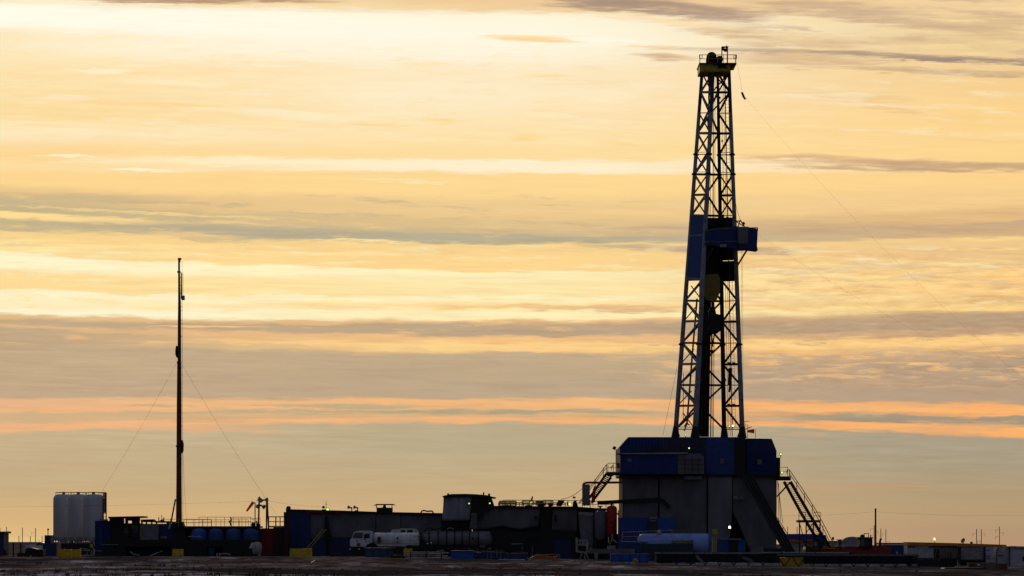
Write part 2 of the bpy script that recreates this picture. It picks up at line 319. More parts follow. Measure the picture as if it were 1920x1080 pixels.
class MB:
    def __init__(s): s.v = []; s.f = []; s.sm = []; s.marks = []; s.depth = 0
    def add(s, vs, fs, smooth=False):
        o = len(s.v); s.v += [tuple(q) for q in vs]
        s.f += [tuple(i + o for i in f) for f in fs]; s.sm += [smooth]*len(fs)
        return s
    def box(s, x0, x1, y0, y1, z0, z1):
        vs = [(x0,y0,z0),(x1,y0,z0),(x1,y1,z0),(x0,y1,z0),(x0,y0,z1),(x1,y0,z1),(x1,y1,z1),(x0,y1,z1)]
        return s.add(vs, [(0,3,2,1),(4,5,6,7),(0,1,5,4),(1,2,6,5),(2,3,7,6),(3,0,4,7)])
    def pb(s, a, b, t, bt, Y, d):                 # box given by picture extent at distance Y, going back d metres
        return s.box(X(a,Y), X(b,Y), Y, Y+d, Z(bt,Y), Z(t,Y))
    def pg(s, a, b, t, Y, d, sink=0.3):           # the same standing on the ground
        x0, x1 = X(a,Y), X(b,Y)
        return s.box(x0, x1, Y, Y+d, gz((x0+x1)/2, Y)-sink, Z(t,Y))
    def bar(s, p, q, w, h=None, up=(0,0,1)):
        p, q = Vector(p), Vector(q); h = h or w
        d = (q-p); L = d.length
        if L < 1e-6: return s
        d /= L; u = Vector(up)
        if abs(d.dot(u)) > 0.95: u = Vector((0,1,0))
        a = d.cross(u).normalized()*w/2; b = a.cross(d).normalized()*h/2
        vs = [p-a-b, p+a-b, p+a+b, p-a+b, q-a-b, q+a-b, q+a+b, q-a+b]
        return s.add(vs, [(0,3,2,1),(4,5,6,7),(0,1,5,4),(1,2,6,5),(2,3,7,6),(3,0,4,7)])
    def tube(s, p, q, r, n=8, r2=None):
        p, q = Vector(p), Vector(q); r2 = r if r2 is None else r2
        d = (q-p)
        if d.length < 1e-6: return s
        d.normalize(); u = Vector((0,0,1)) if abs(d.z) < .95 else Vector((0,1,0))
        a = d.cross(u).normalized(); b = d.cross(a).normalized()
        vs = []
        for c, rr in ((p, r), (q, r2)):
            for i in range(n):
                t = 2*math.pi*i/n; vs.append(c + a*math.cos(t)*rr + b*math.sin(t)*rr)
        s.add(vs, [(i, (i+1)%n, n+(i+1)%n, n+i) for i in range(n)], n > 6)
        return s.add(vs[:n], [tuple(reversed(range(n)))]).add(vs[n:], [tuple(range(n))])
    def path(s, pts, r, n=6):
        for a, b in zip(pts, pts[1:]): s.tube(a, b, r, n)
        return s
    def lathe(s, c, prof, axis='Z', n=20):       # prof: (radius, height along axis)
        c = Vector(c); vs = []
        for (r, h) in prof:
            for i in range(n):
                t = 2*math.pi*i/n
                if axis == 'Z': vs.append(c + Vector((r*math.cos(t), r*math.sin(t), h)))
                elif axis == 'X': vs.append(c + Vector((h, r*math.cos(t), r*math.sin(t))))
                else: vs.append(c + Vector((r*math.cos(t), h, r*math.sin(t))))
        m = len(prof)
        s.add(vs, [(k*n+i, k*n+(i+1)%n, (k+1)*n+(i+1)%n, (k+1)*n+i) for k in range(m-1) for i in range(n)], True)
        return s.add(vs[:n], [tuple(reversed(range(n)))]).add(vs[-n:], [tuple(range(n))])
    def prism(s, pts, Y, d):                      # outline in picture units extruded backwards
        n = len(pts)
        vs = [P(a,b,Y) for a,b in pts] + [P(a,b,Y)+Vector((0,d,0)) for a,b in pts]
        return s.add(vs, [tuple(range(n)), tuple(reversed(range(n,2*n)))] + [(i, n+i, n+(i+1)%n, (i+1)%n) for i in range(n)])
    def prism3(s, pts, off):                      # 3-D outline extruded by a vector
        n = len(pts); off = Vector(off)
        vs = [Vector(p) for p in pts] + [Vector(p)+off for p in pts]
        return s.add(vs, [tuple(range(n)), tuple(reversed(range(n,2*n)))] + [(i, n+i, n+(i+1)%n, (i+1)%n) for i in range(n)])
    def ball(s, c, r, n=8, sz=1.0):
        return s.lathe(c, [(max(.02*r, r*math.sin(math.pi*k/n)), -r*sz*math.cos(math.pi*k/n)) for k in range(n+1)], 'Z', n*2)
    def cloth(s, left, right, top, bot, Y, amp=0.12, seed=0, nx=28, nz=14, thick=0.12):
        # hanging sheet: left/right are functions of t (0 top..1 bottom) giving picture columns
        vs = []; o = seed*13.7
        for j in range(nz+1):
            t = j/nz
            for i in range(nx+1):
                q = i/nx; a = left(t)*(1-q) + right(t)*q
                tp = top(q) if callable(top) else top; bt = bot(q) if callable(bot) else bot
                b = tp*(1-t)+bt*t; p = P(a, b, Y)
                k = mn.noise(Vector((p.x*0.9+o, 0, p.z*0.22))) + 0.5*mn.noise(Vector((p.x*2.3+o, 5, p.z*0.8)))
                p.y += -amp*k*(0.35+0.65*math.sin(math.pi*min(1,t+.1)))
                vs.append(p)
        m = len(vs); vs += [p+Vector((0,thick,0)) for p in vs]
        w = nx+1; fs = []
        for j in range(nz):
            for i in range(nx):
                a = j*w+i
                fs.append((a, a+w, a+w+1, a+1)); fs.append((m+a, m+a+1, m+a+w+1, m+a+w))
        for i in range(nx):
            fs.append((i, i+1, m+i+1, m+i)); a = nz*w+i; fs.append((a, m+a, m+a+1, a+1))
        for j in range(nz):
            a = j*w; fs.append((a, m+a, m+a+w, a+w)); a = j*w+nx; fs.append((a, a+w, m+a+w, m+a))
        return s.add(vs, fs, True)
    def build(s, name, m, parent=None):
        if parent is None:
            xs = [p[0] for p in s.v]; ys = [p[1] for p in s.v]; zs = [p[2] for p in s.v]
            o = Vector(((min(xs)+max(xs))/2, (min(ys)+max(ys))/2, min(zs)))
        else:
            r = parent
            while r.parent: r = r.parent
            o = Vector(r.location)
        me = bpy.data.meshes.new(name)
        me.from_pydata([(p[0]-o.x, p[1]-o.y, p[2]-o.z) for p in s.v], [], s.f)
        me.polygons.foreach_set('use_smooth', s.sm)
        me.materials.append(m); me.update()
        ob = bpy.data.objects.new(name, me); COL.objects.link(ob)
        if parent is None: ob.location = o
        else: ob.parent = parent
        return ob
def _prim(fn):                                 # remember where each primitive starts, so repeats can become parts of their own
    def w(s, *a, **k):
        top = s.depth == 0
        if top: s.marks.append((len(s.v), len(s.f)))
        s.depth += 1; r = fn(s, *a, **k); s.depth -= 1
        return r
    return w
for _n in ('box','pb','pg','bar','tube','path','lathe','prism','prism3','ball'): setattr(MB, _n, _prim(getattr(MB, _n)))
def each(mb, name, m, parent):                 # one object per primitive
    mk = mb.marks + [(len(mb.v), len(mb.f))]; out = []
    for (v0, f0), (v1, f1) in zip(mk, mk[1:]):
        n = MB(); n.v = mb.v[v0:v1]; n.f = [tuple(i-v0 for i in f) for f in mb.f[f0:f1]]; n.sm = mb.sm[f0:f1]
        out.append(n.build(name, m, parent))
    return out
def tag(o, label=None, cat=None, group=None, kind=None):
    if label: o['label'] = label
    if cat: o['category'] = cat
    if group: o['group'] = group
    if kind: o['kind'] = kind
    return o
def T(name, label, cat, px, Y, group=None, z=None, d=0.0):
    o = bpy.data.objects.new(name, None); COL.objects.link(o); o.empty_display_size = 0.3
    x = X(px, Y); o.location = (x, Y+d, gz(x, Y) if z is None else z)
    return tag(o, label, cat, group)
def one(mb, name, m, label, cat, group=None): return tag(mb.build(name, m), label, cat, group)
def copy_tree(o, parent=None):
    c = o.copy(); COL.objects.link(c); c.parent = parent
    for ch in list(o.children): copy_tree(ch, c)
    return c
def rails(mb, pts, h, r=0.03, mid=True, every=1.6):   # railing along 3-D base points
    up = Vector((0,0,h)); r *= 1.25
    for a, b in zip(pts, pts[1:]):
        a, b = Vector(a), Vector(b)
        mb.tube(a+up, b+up, r, 5)
        if mid: mb.tube(a+up*0.52, b+up*0.52, r*.8, 5)
        n = max(1, round((b-a).length/every))
        for i in range(n+1): p = a.lerp(b, i/n); mb.tube(p, p+up, r, 5)
    return mb
def ladder(mb, p, q, w, r=0.025, step=0.35, side=(1,0,0)):
    p, q = Vector(p), Vector(q); s_ = Vector(side).normalized()*w/2
    mb.tube(p-s_, q-s_, r, 5); mb.tube(p+s_, q+s_, r, 5)
    n = int((q-p).length/step)
    for i in range(1, n): c = p.lerp(q, i/n); mb.tube(c-s_, c+s_, r*.7, 4)
    return mb
# ------------------------------------------------------------------ ground
def gmat():
    m = bpy.data.materials.new('frosty_steppe_soil'); m.use_nodes = True
    nt = m.node_tree; b = nt.nodes['Principled BSDF']; L = nt.links.new
    c = nt.nodes.new('ShaderNodeTexCoord')
    def N(scale, st, det=5, ro=.6):
        mp = nt.nodes.new('ShaderNodeMapping'); mp.inputs['Scale'].default_value = st
        n = nt.nodes.new('ShaderNodeTexNoise'); n.inputs['Scale'].default_value = scale
        n.inputs['Detail'].default_value = det; n.inputs['Roughness'].default_value = ro
        L(c.outputs['Object'], mp.inputs[0]); L(mp.outputs[0], n.inputs['Vector']); return n.outputs[0]
    def MR(v, a, b_):
        n = nt.nodes.new('ShaderNodeMapRange'); n.interpolation_type = 'SMOOTHSTEP'
        L(v, n.inputs[0]); n.inputs[1].default_value = a; n.inputs[2].default_value = b_; return n.outputs[0]
    def MX(f, a, b_):
        n = nt.nodes.new('ShaderNodeMix'); n.data_type = 'RGBA'; L(f, n.inputs[0])
        if isinstance(a, tuple): n.inputs[6].default_value = a + (1,)
        else: L(a, n.inputs[6])
        n.inputs[7].default_value = b_ + (1,); return n.outputs[2]
    col = MX(MR(N(1.0, (.25, .12, 1)), .4, .62), (.11, .083, .07), (.34, .26, .22))
    col = MX(MR(N(1.0, (.12, .05, 1)), .52, .62), col, (.16, .085, .06))
    sp = nt.nodes.new('ShaderNodeSeparateXYZ'); L(c.outputs['Object'], sp.inputs[0])
    nr = nt.nodes.new('ShaderNodeMapRange'); nr.inputs[1].default_value = 165; nr.inputs[2].default_value = 130; nr.inputs[3].default_value = 0; nr.inputs[4].default_value = .085
    L(sp.outputs[1], nr.inputs[0])
    ad = nt.nodes.new('ShaderNodeMath'); L(N(1.0, (.30, .10, 1), 6, .7), ad.inputs[0]); L(nr.outputs[0], ad.inputs[1])
    col = MX(MR(ad.outputs[0], .54, .68), col, (.70, .66, .67))
    col = MX(MR(N(1.0, (.035, .045, 1), 3), .50, .60), col, (.075, .06, .056))
    col = MX(MR(N(1.0, (1.6, .7, 1), 4), .60, .70), col, (.020, .014, .013))
    d = nt.nodes.new('ShaderNodeBsdfDiffuse'); L(col, d.inputs[0]); L(d.outputs[0], nt.nodes['Material Output'].inputs[0]); nt.nodes.remove(b)
    bp = nt.nodes.new('ShaderNodeBump'); bp.inputs['Strength'].default_value = .7; bp.inputs['Distance'].default_value = .15
    L(N(1.0, (1.3, .8, 1), 6, .65), bp.inputs['Height']); L(bp.outputs[0], d.inputs['Normal'])
    return m
def bump(x, y):
    if y < 60 or y > 290: k = max(0, 1-max(60-y, (y-290)/60 if y > 290 else 0))
    else: k = 1
    if k <= 0: return 0
    q = Vector((x*0.045, y*0.09, 0))
    h = 0.26*mn.noise(q) + 0.13*mn.noise(Vector((x*.13, y*.3, 4))) + 0.05*mn.noise(Vector((x*.6, y*.9, 8)))
    ridge = 0.35*math.exp(-((y-236-6*mn.noise(Vector((x*.03, 0, 2))))/5.0)**2)*(0.5+0.5*mn.noise(Vector((x*.08, 1, 1))))
    ridge *= 1.0 if x < 8 else max(0, 1-(x-8)/8)
    fade = 1.0 if y < 232 else max(0.25, 1-(y-232)/40)
    return (h*fade + ridge)*k
xs = [-30000,-12000,-5000,-2500,-1200,-600,-350,-220,-150,-120,-100] + [-88+0.6*i for i in range(int(176/0.6)+1)] + [90,100,120,150,220,350,600,1200,2500,5000,12000,30000]
ys = [-3000,-800,-200,-50,0,30,60,80,95] + [105+0.9*i for i in range(int(215/0.9)+1)] + [325,340,360,400,460,540,650,800,1100,1600,2500,4000,7000,12000,20000,40000]
gv = []; 
for y in ys:
    for x in xs: gv.append((x, y, gz(x, y) + (bump(x, y) if 60 < y < 350 and abs(x) < 140 else 0)))
w_ = len(xs)
gf = [(j*w_+i, j*w_+i+1, (j+1)*w_+i+1, (j+1)*w_+i) for j in range(len(ys)-1) for i in range(w_-1)]
gm = bpy.data.meshes.new('ground'); gm.from_pydata(gv, [], gf); gm.polygons.foreach_set('use_smooth', [True]*len(gf))
gm.materials.append(gmat()); go = bpy.data.objects.new('ground', gm); COL.objects.link(go); go['kind'] = 'structure'
# dry reddish steppe tufts (uncountable)
tm = mat('dry_red_brown_grass', (0.11, 0.04, 0.028), 0.95, scale=0.3, var=.5)
tb = MB()
for _ in range(3600):
    y = 118 + 92*random.random()**1.5; x = (random.random()-.5)*2*0.215*y
    if mn.noise(Vector((x*.08, y*.06, 20))) < -0.02 + 0.004*(y-118): continue
    z = gz(x, y)+bump(x, y)-.03
    hh = random.uniform(.08, .3)
    for k in range(7):
        a = random.random()*6.28; r_ = random.uniform(.05, .3); c0 = Vector((x+math.cos(a)*r_*.6, y+math.sin(a)*r_*.6, z))
        tip = c0 + Vector((math.cos(a)*r_*.5, math.sin(a)*r_*.5, hh*random.uniform(.5, 1)))
        side = Vector((-math.sin(a), math.cos(a), 0))*random.uniform(.02, .05)
        tb.add([c0-side, c0+side, tip], [(0, 1, 2)])
tg = tb.build('dry_grass', tm); tag(tg, 'dry reddish brown steppe tufts along the foreground', 'grass', kind='stuff')
# stones and frozen clods scattered over the foreground
sb = MB()
for _ in range(420):
    y = random.uniform(135, 262); x = (random.random()-.5)*2*0.21*y; z = gz(x, y)+bump(x, y)
    r_ = random.uniform(.05, .17); sb.ball((x, y, z), r_, 3, random.uniform(.4, .8))
tag(sb.build('stones', mat('frosted_stone', (.26, .24, .24), .9)), 'loose frosted stones and clods on the foreground', 'stones', kind='stuff')
# ------------------------------------------------------------------ drilling rig, enclosed substructure
YR = 300.0
rs = T('rig_substructure', 'tall blue and grey clad base building under the lattice derrick', 'rig base', 1310, YR, d=6)
def corr(mb, a, b, t, bt, Y, step=5.2):     # corrugation ribs on a front wall
    n = int((b-a)/step)
    for i in range(n):
        c = a+(i+.5)*step; mb.box(X(c-.9, Y), X(c+.9, Y), Y-.05, Y+.02, Z(bt, Y), Z(t, Y))
    return mb
m_ = MB().prism([(1162,838),(1178,819.5),(1398,819.5),(1398,889),(1162,889)], YR, 12)
m_.build('upper_wall', navy, rs)
m_ = MB().prism([(1400.5,822),(1447,822.5),(1456,845),(1456,890),(1400.5,890)], YR+.1, 11.5)
corr(m_, 1402, 1455, 846, 889, YR+.1)
m_.build('upper_wall', navy, rs)
m_ = corr(MB(), 1324, 1376, 822, 888, YR, 5); m_.pb(1324,1376,821,888.5,YR-.03,.035)
m_.build('corrugated_panel', mat('bright_navy_sheet', (0.010,0.055,0.27), .5), rs)
m_ = corr(MB(), 1180, 1255, 822, 838, YR, 6); m_.build('eave_panel', mat('bright_navy_sheet', (0,0,0)), rs)
m_ = MB().pb(1376.5,1398,822,888,YR-.02,.03); m_.build('dark_gap_panel', dark, rs)
m_ = MB().pb(1236,1323,823,846,YR-.025,.03); corr(m_, 1238, 1322, 824, 845, YR-.02, 7); m_.build('weathered_panel', mat('rust_blue_sheet', (.035,.035,.07), .8, rust=(.06,.04,.035)), rs)
for a, t in ((1350, 859), (1420, 861)):
    w = MB().pb(a, a+8, t, t+10, YR-.09, .05).build('window', mat('dusty_glass', (.17,.16,.18), .4), rs)
    fr = MB(); [fr.pb(*q, YR-.12, .05) for q in ((a-.7,a,t-.7,t+10.7),(a+8,a+8.7,t-.7,t+10.7),(a,a+8,t-.7,t),(a,a+8,t+10,t+10.7))]; fr.build('window_frame', dblue, w)
# doghouse in front of the floor
dh = MB().pb(1163,1270.5,852,888.5,YR-2.2,2.18).build('driller_cabin', dblue if False else mat('cabin_blue_sheet', (.012,.045,.26), .6, wave=3), rs)
MB().prism([(1157,849.5),(1290,848),(1290,850),(1270,851.5),(1157,851.5)], YR-2.5, 2.6).build('cabin_roof', mat('roof_grey_sheet', (.30,.30,.33), .6), dh)
MB().pb(1176,1184,860,866,YR-2.26,.05).build('window', mat('dusty_glass',(0,0,0)), dh)
MB().pb(1212,1236,843,848,YR-.9,.8).build('air_unit', dark, dh)
cr_ = MB().prism([(1271,850.5),(1314,850.5),(1320,856),(1320,888.5),(1271,888.5)], YR-2.15, 2.1).build('canvas_screen', tarp_m, rs)
m_ = MB()
for r_ in (862, 870, 879): m_.bar(P(1272,r_,YR-2.25), P(1319,r_+.5,YR-2.25), .05)
for c_ in (1284, 1298, 1310): m_.bar(P(c_,860,YR-2.25), P(c_,888,YR-2.25), .05)
m_.build('screen_rail', dark, cr_)
MB().pb(1162,1460,889,892.5,YR-.6,12).build('floor_beam', black, rs)
MB().pb(1283,1316,892.5,899,YR-.9,1.2).build('duct', steel, rs)
MB().pb(1456.2,1463,858,893,YR+.5,4).build('side_annexe', black, rs)
MB().pb(1157,1162,869,877,YR+.2,1).build('junction_box', dark, rs)
# lower tarpaulin walls
core = MB().box(X(1168,YR), X(1372,YR), YR+1.2, YR+11.5, gz(20,YR)-.4, Z(891,YR)).build('lower_core', dark, rs)
MB().box(X(1372,YR), X(1400,YR), YR+3.5, YR+11.5, gz(28,YR)-.4, Z(891,YR)).build('lower_core', black, rs)  # black box set back, put in to make the tarpaulin opening dark
MB().box(X(1400,YR), X(1456,YR), YR+1.2, YR+11.5, gz(30,YR)-.4, Z(891,YR)).build('lower_core', dark, rs)
lerp = lambda a, b: (lambda t: a+(b-a)*t)
g0 = 1016 + (H+.85)*F/YR
MB().cloth(lambda t: 1165+4*(1-math.exp(-t*8)), lerp(1234,1233), 892.5, g0, YR-.15, .16, 1).build('tarpaulin', tarp_m, rs)
MB().cloth(lerp(1236.5,1236), lerp(1326,1325), 892.5, g0, YR-.05, .18, 2).build('tarpaulin', tarp_m, rs)
MB().cloth(lerp(1328,1327.5), lambda t: 1373-1*t - (11*max(0,(t-.45)/.55)**1.2), 890, g0, YR-.3, .15, 3).build('tarpaulin', mat('pale_tarpaulin', (.205,.20,.225), .8, stretch=(1.2,1,.5), scale=.6, var=.2, bump=.4), rs)
MB().cloth(lambda t: 1374+ (0 if t < .43 else 42*((t-.43)/.57)**.9), lambda t: 1456.5-.5*t, 890.5, g0, YR-.1, .2, 4).build('tarpaulin', tarp_m, rs)
m_ = MB().bar(P(1120,943,YR-.4), P(1240,936,YR-.4), .45).bar(P(1240,936,YR-.4), P(1256,952,YR-.4), .35); m_.build('flow_pipe', dark, rs)
m_ = MB().pb(1375,1395,930,936,YR-.55,.3); m_.build('vent_box', steel, rs)
# ------------------------------------------------------------------ derrick
def Lerp(p, q, y):   # leg point at picture row y
    a, b = p, q; t = (y-819.0)/(133.0-819.0)
    return Vector((a.x+(b.x-a.x)*t, a.y+(b.y-a.y)*t, a.z+(b.z-a.z)*t))
LEG = {'A': (P(1266,819,306), P(1316.5,133,306.6)), 'B': (P(1303,819,302), P(1337,133,304.4)),
       'C': (P(1358,819,309.3), P(1345.5,133,307.9)), 'D': (P(1392,819,305.4), P(1367,133,305.6))}
for k in LEG:   # legs keep straight in space: rows are measured by height
    pass
def LP(k, y, dy=0):
    return Lerp(LEG[k][0], LEG[k][1], y)
dm = T('derrick', 'tall four legged steel lattice drilling mast with yellow crown', 'derrick', 1330, 306, z=Z(819,303))
for k, rb, rt in (('A',.30,.21),('B',.34,.23),('C',.29,.18),('D',.31,.21)):
    low = MB(); rows = [819, 646, 527, 404, 327, 290, 212]
    for a, b in zip(rows, rows[1:]):
        f = lambda y: rb+(rt-rb)*(819-y)/686
        low.tube(LP(k,a), LP(k,b), f(a), 12, f(b))
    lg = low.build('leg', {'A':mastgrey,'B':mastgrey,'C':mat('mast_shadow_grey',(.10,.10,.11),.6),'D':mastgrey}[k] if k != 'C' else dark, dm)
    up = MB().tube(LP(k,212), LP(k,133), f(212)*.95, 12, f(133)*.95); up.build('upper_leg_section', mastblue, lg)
    fl = MB()
    for y in (290, 327, 646): fl.tube(LP(k,y+1.6), LP(k,y-1.6), f(y)*1.5, 10)
    each(fl, 'flange', dark, lg)
    MB().tube(LP(k,822), LP(k,800), rb*1.7, 8, rb*1.1).build('foot', dark, lg)
lev = [805, 761, 722, 683, 643, 603, 564, 525, 486, 447, 404, 366, 327, 290, 250, 212, 173, 137]
thick = {761, 683, 603, 525, 447, 366, 250, 173}
def truss(a, b, skip=(), name='side_bracing', m=mastgrey, start=0, thin=.055):
    mb = MB()
    for i, y in enumerate(lev):
        if y in skip: continue
        t = .14 if y in thick else thin
        mb.bar(LP(a,y), LP(b,y), t*1.5, t*2.0)
        if y in (290, 327, 646, 805): mb.bar(LP(a,y-4), LP(b,y-4), thin)
    s_ = start
    for y0, y1 in zip(lev, lev[1:]):
        if y0 in skip and y1 in skip: continue
        (p, q) = (LP(a,y0), LP(b,y1)) if s_ % 2 == 0 else (LP(b,y0), LP(a,y1))
        mb.bar(p, q, .19, .19); s_ += 1
        if a == 'A' and y0 > 527 and y0 not in (643, 722):
            (p, q) = (LP(a,y0), LP(b,y1)) if s_ % 2 == 0 else (LP(b,y0), LP(a,y1)); mb.bar(p, p.lerp(q,.7), .10, .10)
        if (a == 'A' and y0 <= 404 and y0 != 212) or (a == 'C' and y0 in (173, 366, 404)):
            (p, q) = (LP(a,y0), LP(b,y1)) if s_ % 2 == 0 else (LP(b,y0), LP(a,y1)); mb.bar(p, q, .13, .13)
    return mb.build(name, m, dm)
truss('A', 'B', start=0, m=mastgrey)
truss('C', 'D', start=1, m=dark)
mb = MB()                                        # rear face: long crossing diagonals
for i, (y0, y1) in enumerate(zip(lev[0::2], lev[2::2])):
    mb.bar(LP('A',y0), LP('C',y1), .19); 
    mb.bar(LP('C',y0), LP('A',y1), .19)
    mb.bar(LP('A',y1), LP('C',y1), .2, .26)
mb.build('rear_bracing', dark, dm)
mb = MB()                                        # front face is open except at the head
for y in (137, 173, 250): mb.bar(LP('B',y), LP('D',y), .2)
mb.bar(LP('B',173), LP('D',137), .13); mb.bar(LP('D',173), LP('B',137), .13); mb.bar(LP('B',212), LP('D',173), .15)
for y in (366, 404, 527, 603, 683, 761): pass
each(mb, 'head_bracing', dark, dm)
# front corner gussets at the foot
mb = MB()
for k, o in (('A',8),('B',9),('D',-9)):
    a = LP(k,800); b = LP(k,819); mb.bar(a, b+Vector((S(o,304),0,0)), .2)
mb.bar(P(1395,806,305), P(1409,800,305), .14, .1)
each(mb, 'foot_brace', mastgrey, dm)
# wind walls and monkey board
def panel(a, b, y0, y1, m, name, parent=dm, off=.25, f0=.08, f1=.92):
    pa0, pb0 = LP(a,y0), LP(b,y0); pa1, pb1 = LP(a,y1), LP(b,y1)
    n = (pb0-pa0).cross(Vector((0,0,1))).normalized()
    q = [pa0.lerp(pb0,f0), pa0.lerp(pb0,f1), pa1.lerp(pb1,f1), pa1.lerp(pb1,f0)]
    mb = MB().prism3([v_ + n*.05 for v_ in q], n*.12)
    return mb.build(name, m, parent)
wp = panel('A','B',523,405,mat('bright_navy_sheet',(0,0,0)),'wind_wall')
mb = MB(); mb.bar(LP('A',443), LP('B',442), .35, .2); mb.bar(LP('A',523), LP('B',525), .4, .3); each(mb, 'ledge', mastgrey, wp)
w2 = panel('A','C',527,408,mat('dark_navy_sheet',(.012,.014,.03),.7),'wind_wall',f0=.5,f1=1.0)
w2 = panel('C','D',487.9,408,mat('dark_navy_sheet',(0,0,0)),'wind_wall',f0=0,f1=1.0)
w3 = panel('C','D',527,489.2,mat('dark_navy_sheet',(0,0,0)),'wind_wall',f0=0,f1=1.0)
MB().pb(1353,1378,408,430,308.6,.15).build('rear_screen', olive, dm)
yb = 302.6
rb_ = MB().prism3([P(1322,431,yb),P(1345,427,yb+.1),P(1383,424,yb+.6),P(1384,467,yb+.6),P(1345,461,yb+.1),P(1322,458,yb)], (.6,1.9,0)).build('racking_board', mat('board_blue_sheet',(.010,.030,.17),.6), dm)
mb = MB(); mb.bar(P(1322,433,yb-.08),P(1345,429,yb+.0),.05); mb.bar(P(1345,429,yb),P(1383,428,yb+.5),.05); mb.bar(P(1322,454,yb-.08),P(1384,452,yb+.4),.05); each(mb, 'board_edge', steel, rb_)
rx = MB().prism([(1384.5,426),(1421,429),(1419.5,462),(1421,468.5),(1400,466),(1384.5,467)], yb+.3, 2.2).build('board_extension', mat('board_blue_sheet',(0,0,0)), dm)
MB().cloth(lerp(1383,1384), lerp(1404,1402), 425, 458, yb+.12, .05, 6, 10, 6, .08).build('canvas_patch', tarp_m, rx)
MB().pb(1350,1362,458,463,yb-.1,.4).build('patch_plate', galv, rb_)
mb = MB()
for p in (1404,1408,1412,1416,1420.5): mb.bar(P(p,427,yb+.5), P(p,433,yb+.5), .09)
mb.bar(P(1404,427.3,yb+.5), P(1421,427.3,yb+.5), .12); mb.build('rail', dark, rx)
mb = MB().bar(P(1401,468,yb+1.5), P(1382,499,305), .16); mb.bar(P(1337,465,303), P(1324,489,303.5), .12); each(mb, 'support_strut', brown, dm)
mb = MB()   # fingers and jib on top of the board
mb.bar(P(1376,414.5,304), P(1389,414.5,304), .12).bar(P(1388,412,304), P(1384,425,304), .12).bar(P(1388,413,304), P(1396,425,304), .12).bar(P(1381,416,304), P(1394,424,304), .1)
mb.ball(P(1394,419,304), .2, 5); mb.build('jib', dark, dm)
# crown block
cb = MB().prism([(1312,118.5),(1338,121),(1341,134),(1312,134)], 303.6, 3.6).build('crown_beam', olive, dm)
MB().prism([(1338.2,121),(1369,119),(1369,134),(1341.2,134)], 303.8, 3.4).build('crown_beam', olive, dm)
MB().pb(1346,1362,120.5,127.5,303.7,.08).build('recess_plate', dark, cb)
MB().pb(1311,1381,117.6,119.6,303.4,4.2).build('crown_platform', dark, dm)
mb = MB().bar(P(1380,121,304), P(1369,132,304.3), .12); mb.build('platform_brace', olive, dm)
sv = MB().lathe(P(1334,107.5,304.5), [(.15,-.25),(.62,-.25),(.62,.25),(.15,.25)], 'Y', 24).build('crown_sheave', black, dm)
MB().lathe(P(1349,112,305.4), [(.15,-.3),(.44,-.3),(.44,.3),(.15,.3)], 'Y', 20).build('crown_sheave', black, dm)
MB().pb(1324,1354,110,118,305,.5).build('bearing_frame', dark, dm)
mb = MB()
y1_, y2_ = 303.5, 307.3
rails(mb, [P(1312,118,y1_), P(1380,118,y1_)], S(15,304), .025, every=1.1)
rails(mb, [P(1312.5,118,y2_), P(1379,118,y2_)], S(15.5,304), .025, every=1.3)
rails(mb, [P(1380,118,y1_), P(1380,118,y2_)], S(15,304), .025)
for c_ in (1311.5, 1376):
    mb.bar(P(c_,103,y1_), P(c_+5,103,y1_), .08); mb.bar(P(c_,110,y1_), P(c_+5,110,y1_), .08); mb.bar(P(c_,103,y1_), P(c_,110,y1_), .08); mb.bar(P(c_+5,103,y1_), P(c_+5,110,y1_), .08)
mb.build('crown_railing', railyel, dm)
mb = MB()
for c_ in (1353.5, 1364): mb.bar(P(c_,118,304.6), P(c_,88,304.6), .12)
mb.bar(P(1353,88.3,304.6), P(1365,88.3,304.6), .16); mb.pb(1354,1358,88,94,304.4,.3); mb.ball(P(1359.5,94,304.6), .22, 5); mb.bar(P(1362,85,304.6), P(1363,98,304.6), .12); mb.bar(P(1361,91,304.6),P(1366.5,87,304.6),.07)
mb.build('gin_pole', dark, dm)
# ladder and lines up the right side
mb = MB(); ladder(mb, P(1376.5,800,306.6), P(1362.5,150,306.4), .36, .022, .42); mb.build('ladder', galv, dm)
mb = MB()
for (x0, x1, r_) in ((1370,1356,.028),(1373,1358.5,.05),(1365,1353.5,.02),(1367,1351,.018)): mb.tube(P(x0,818,307.6), P(x1,140,306.6), r_, 5)
mb.tube(P(1368,722,306.2), P(1369.5,690,306.2), .24, 8); mb.tube(P(1367.5,735,306.2), P(1369,722,306.2), .14, 8)
for y in (761, 683): mb.pb(1364,1370,y-4,y+1,306,.3); mb.pb(1373,1379,y-4,y+1,306,.3)
mb.build('service_line', dark, dm)
mb = MB(); mb.tube(P(1288,795,304.2), P(1297.5,672,304.8), .11, 8); mb.tube(P(1297.5,672,304.8), P(1307,560,305), .11, 8); mb.tube(P(1281,795,304.5), P(1281.5,700,304.8), .04, 5)
mb.tube(P(1288,795,304.2), P(1283,808,304.2), .09, 6); mb.path([P(1283,800,304),P(1287,793,304),P(1293,797,304)], .08); mb.build('standpipe', brown, dm)
mb = MB(); mb.bar(P(1332.5,819,305), P(1335,560,305.3), .14); mb.bar(P(1337.5,819,305), P(1339,640,305.3), .06); mb.bar(P(1336,819,305.5), P(1338.5,140,305.8), .05); mb.bar(P(1300,760,305), P(1322,520,305.5), .09); each(mb, 'guide_rail', dark, dm)
mb = MB()
for (p, q) in ((1326,1330),(1329,1332),(1333.5,1337),(1337,1341)): mb.tube(P(p+3,515,305.2), P(q,118,305.2), .03, 5)
mb.build('drilling_line', dark, dm)
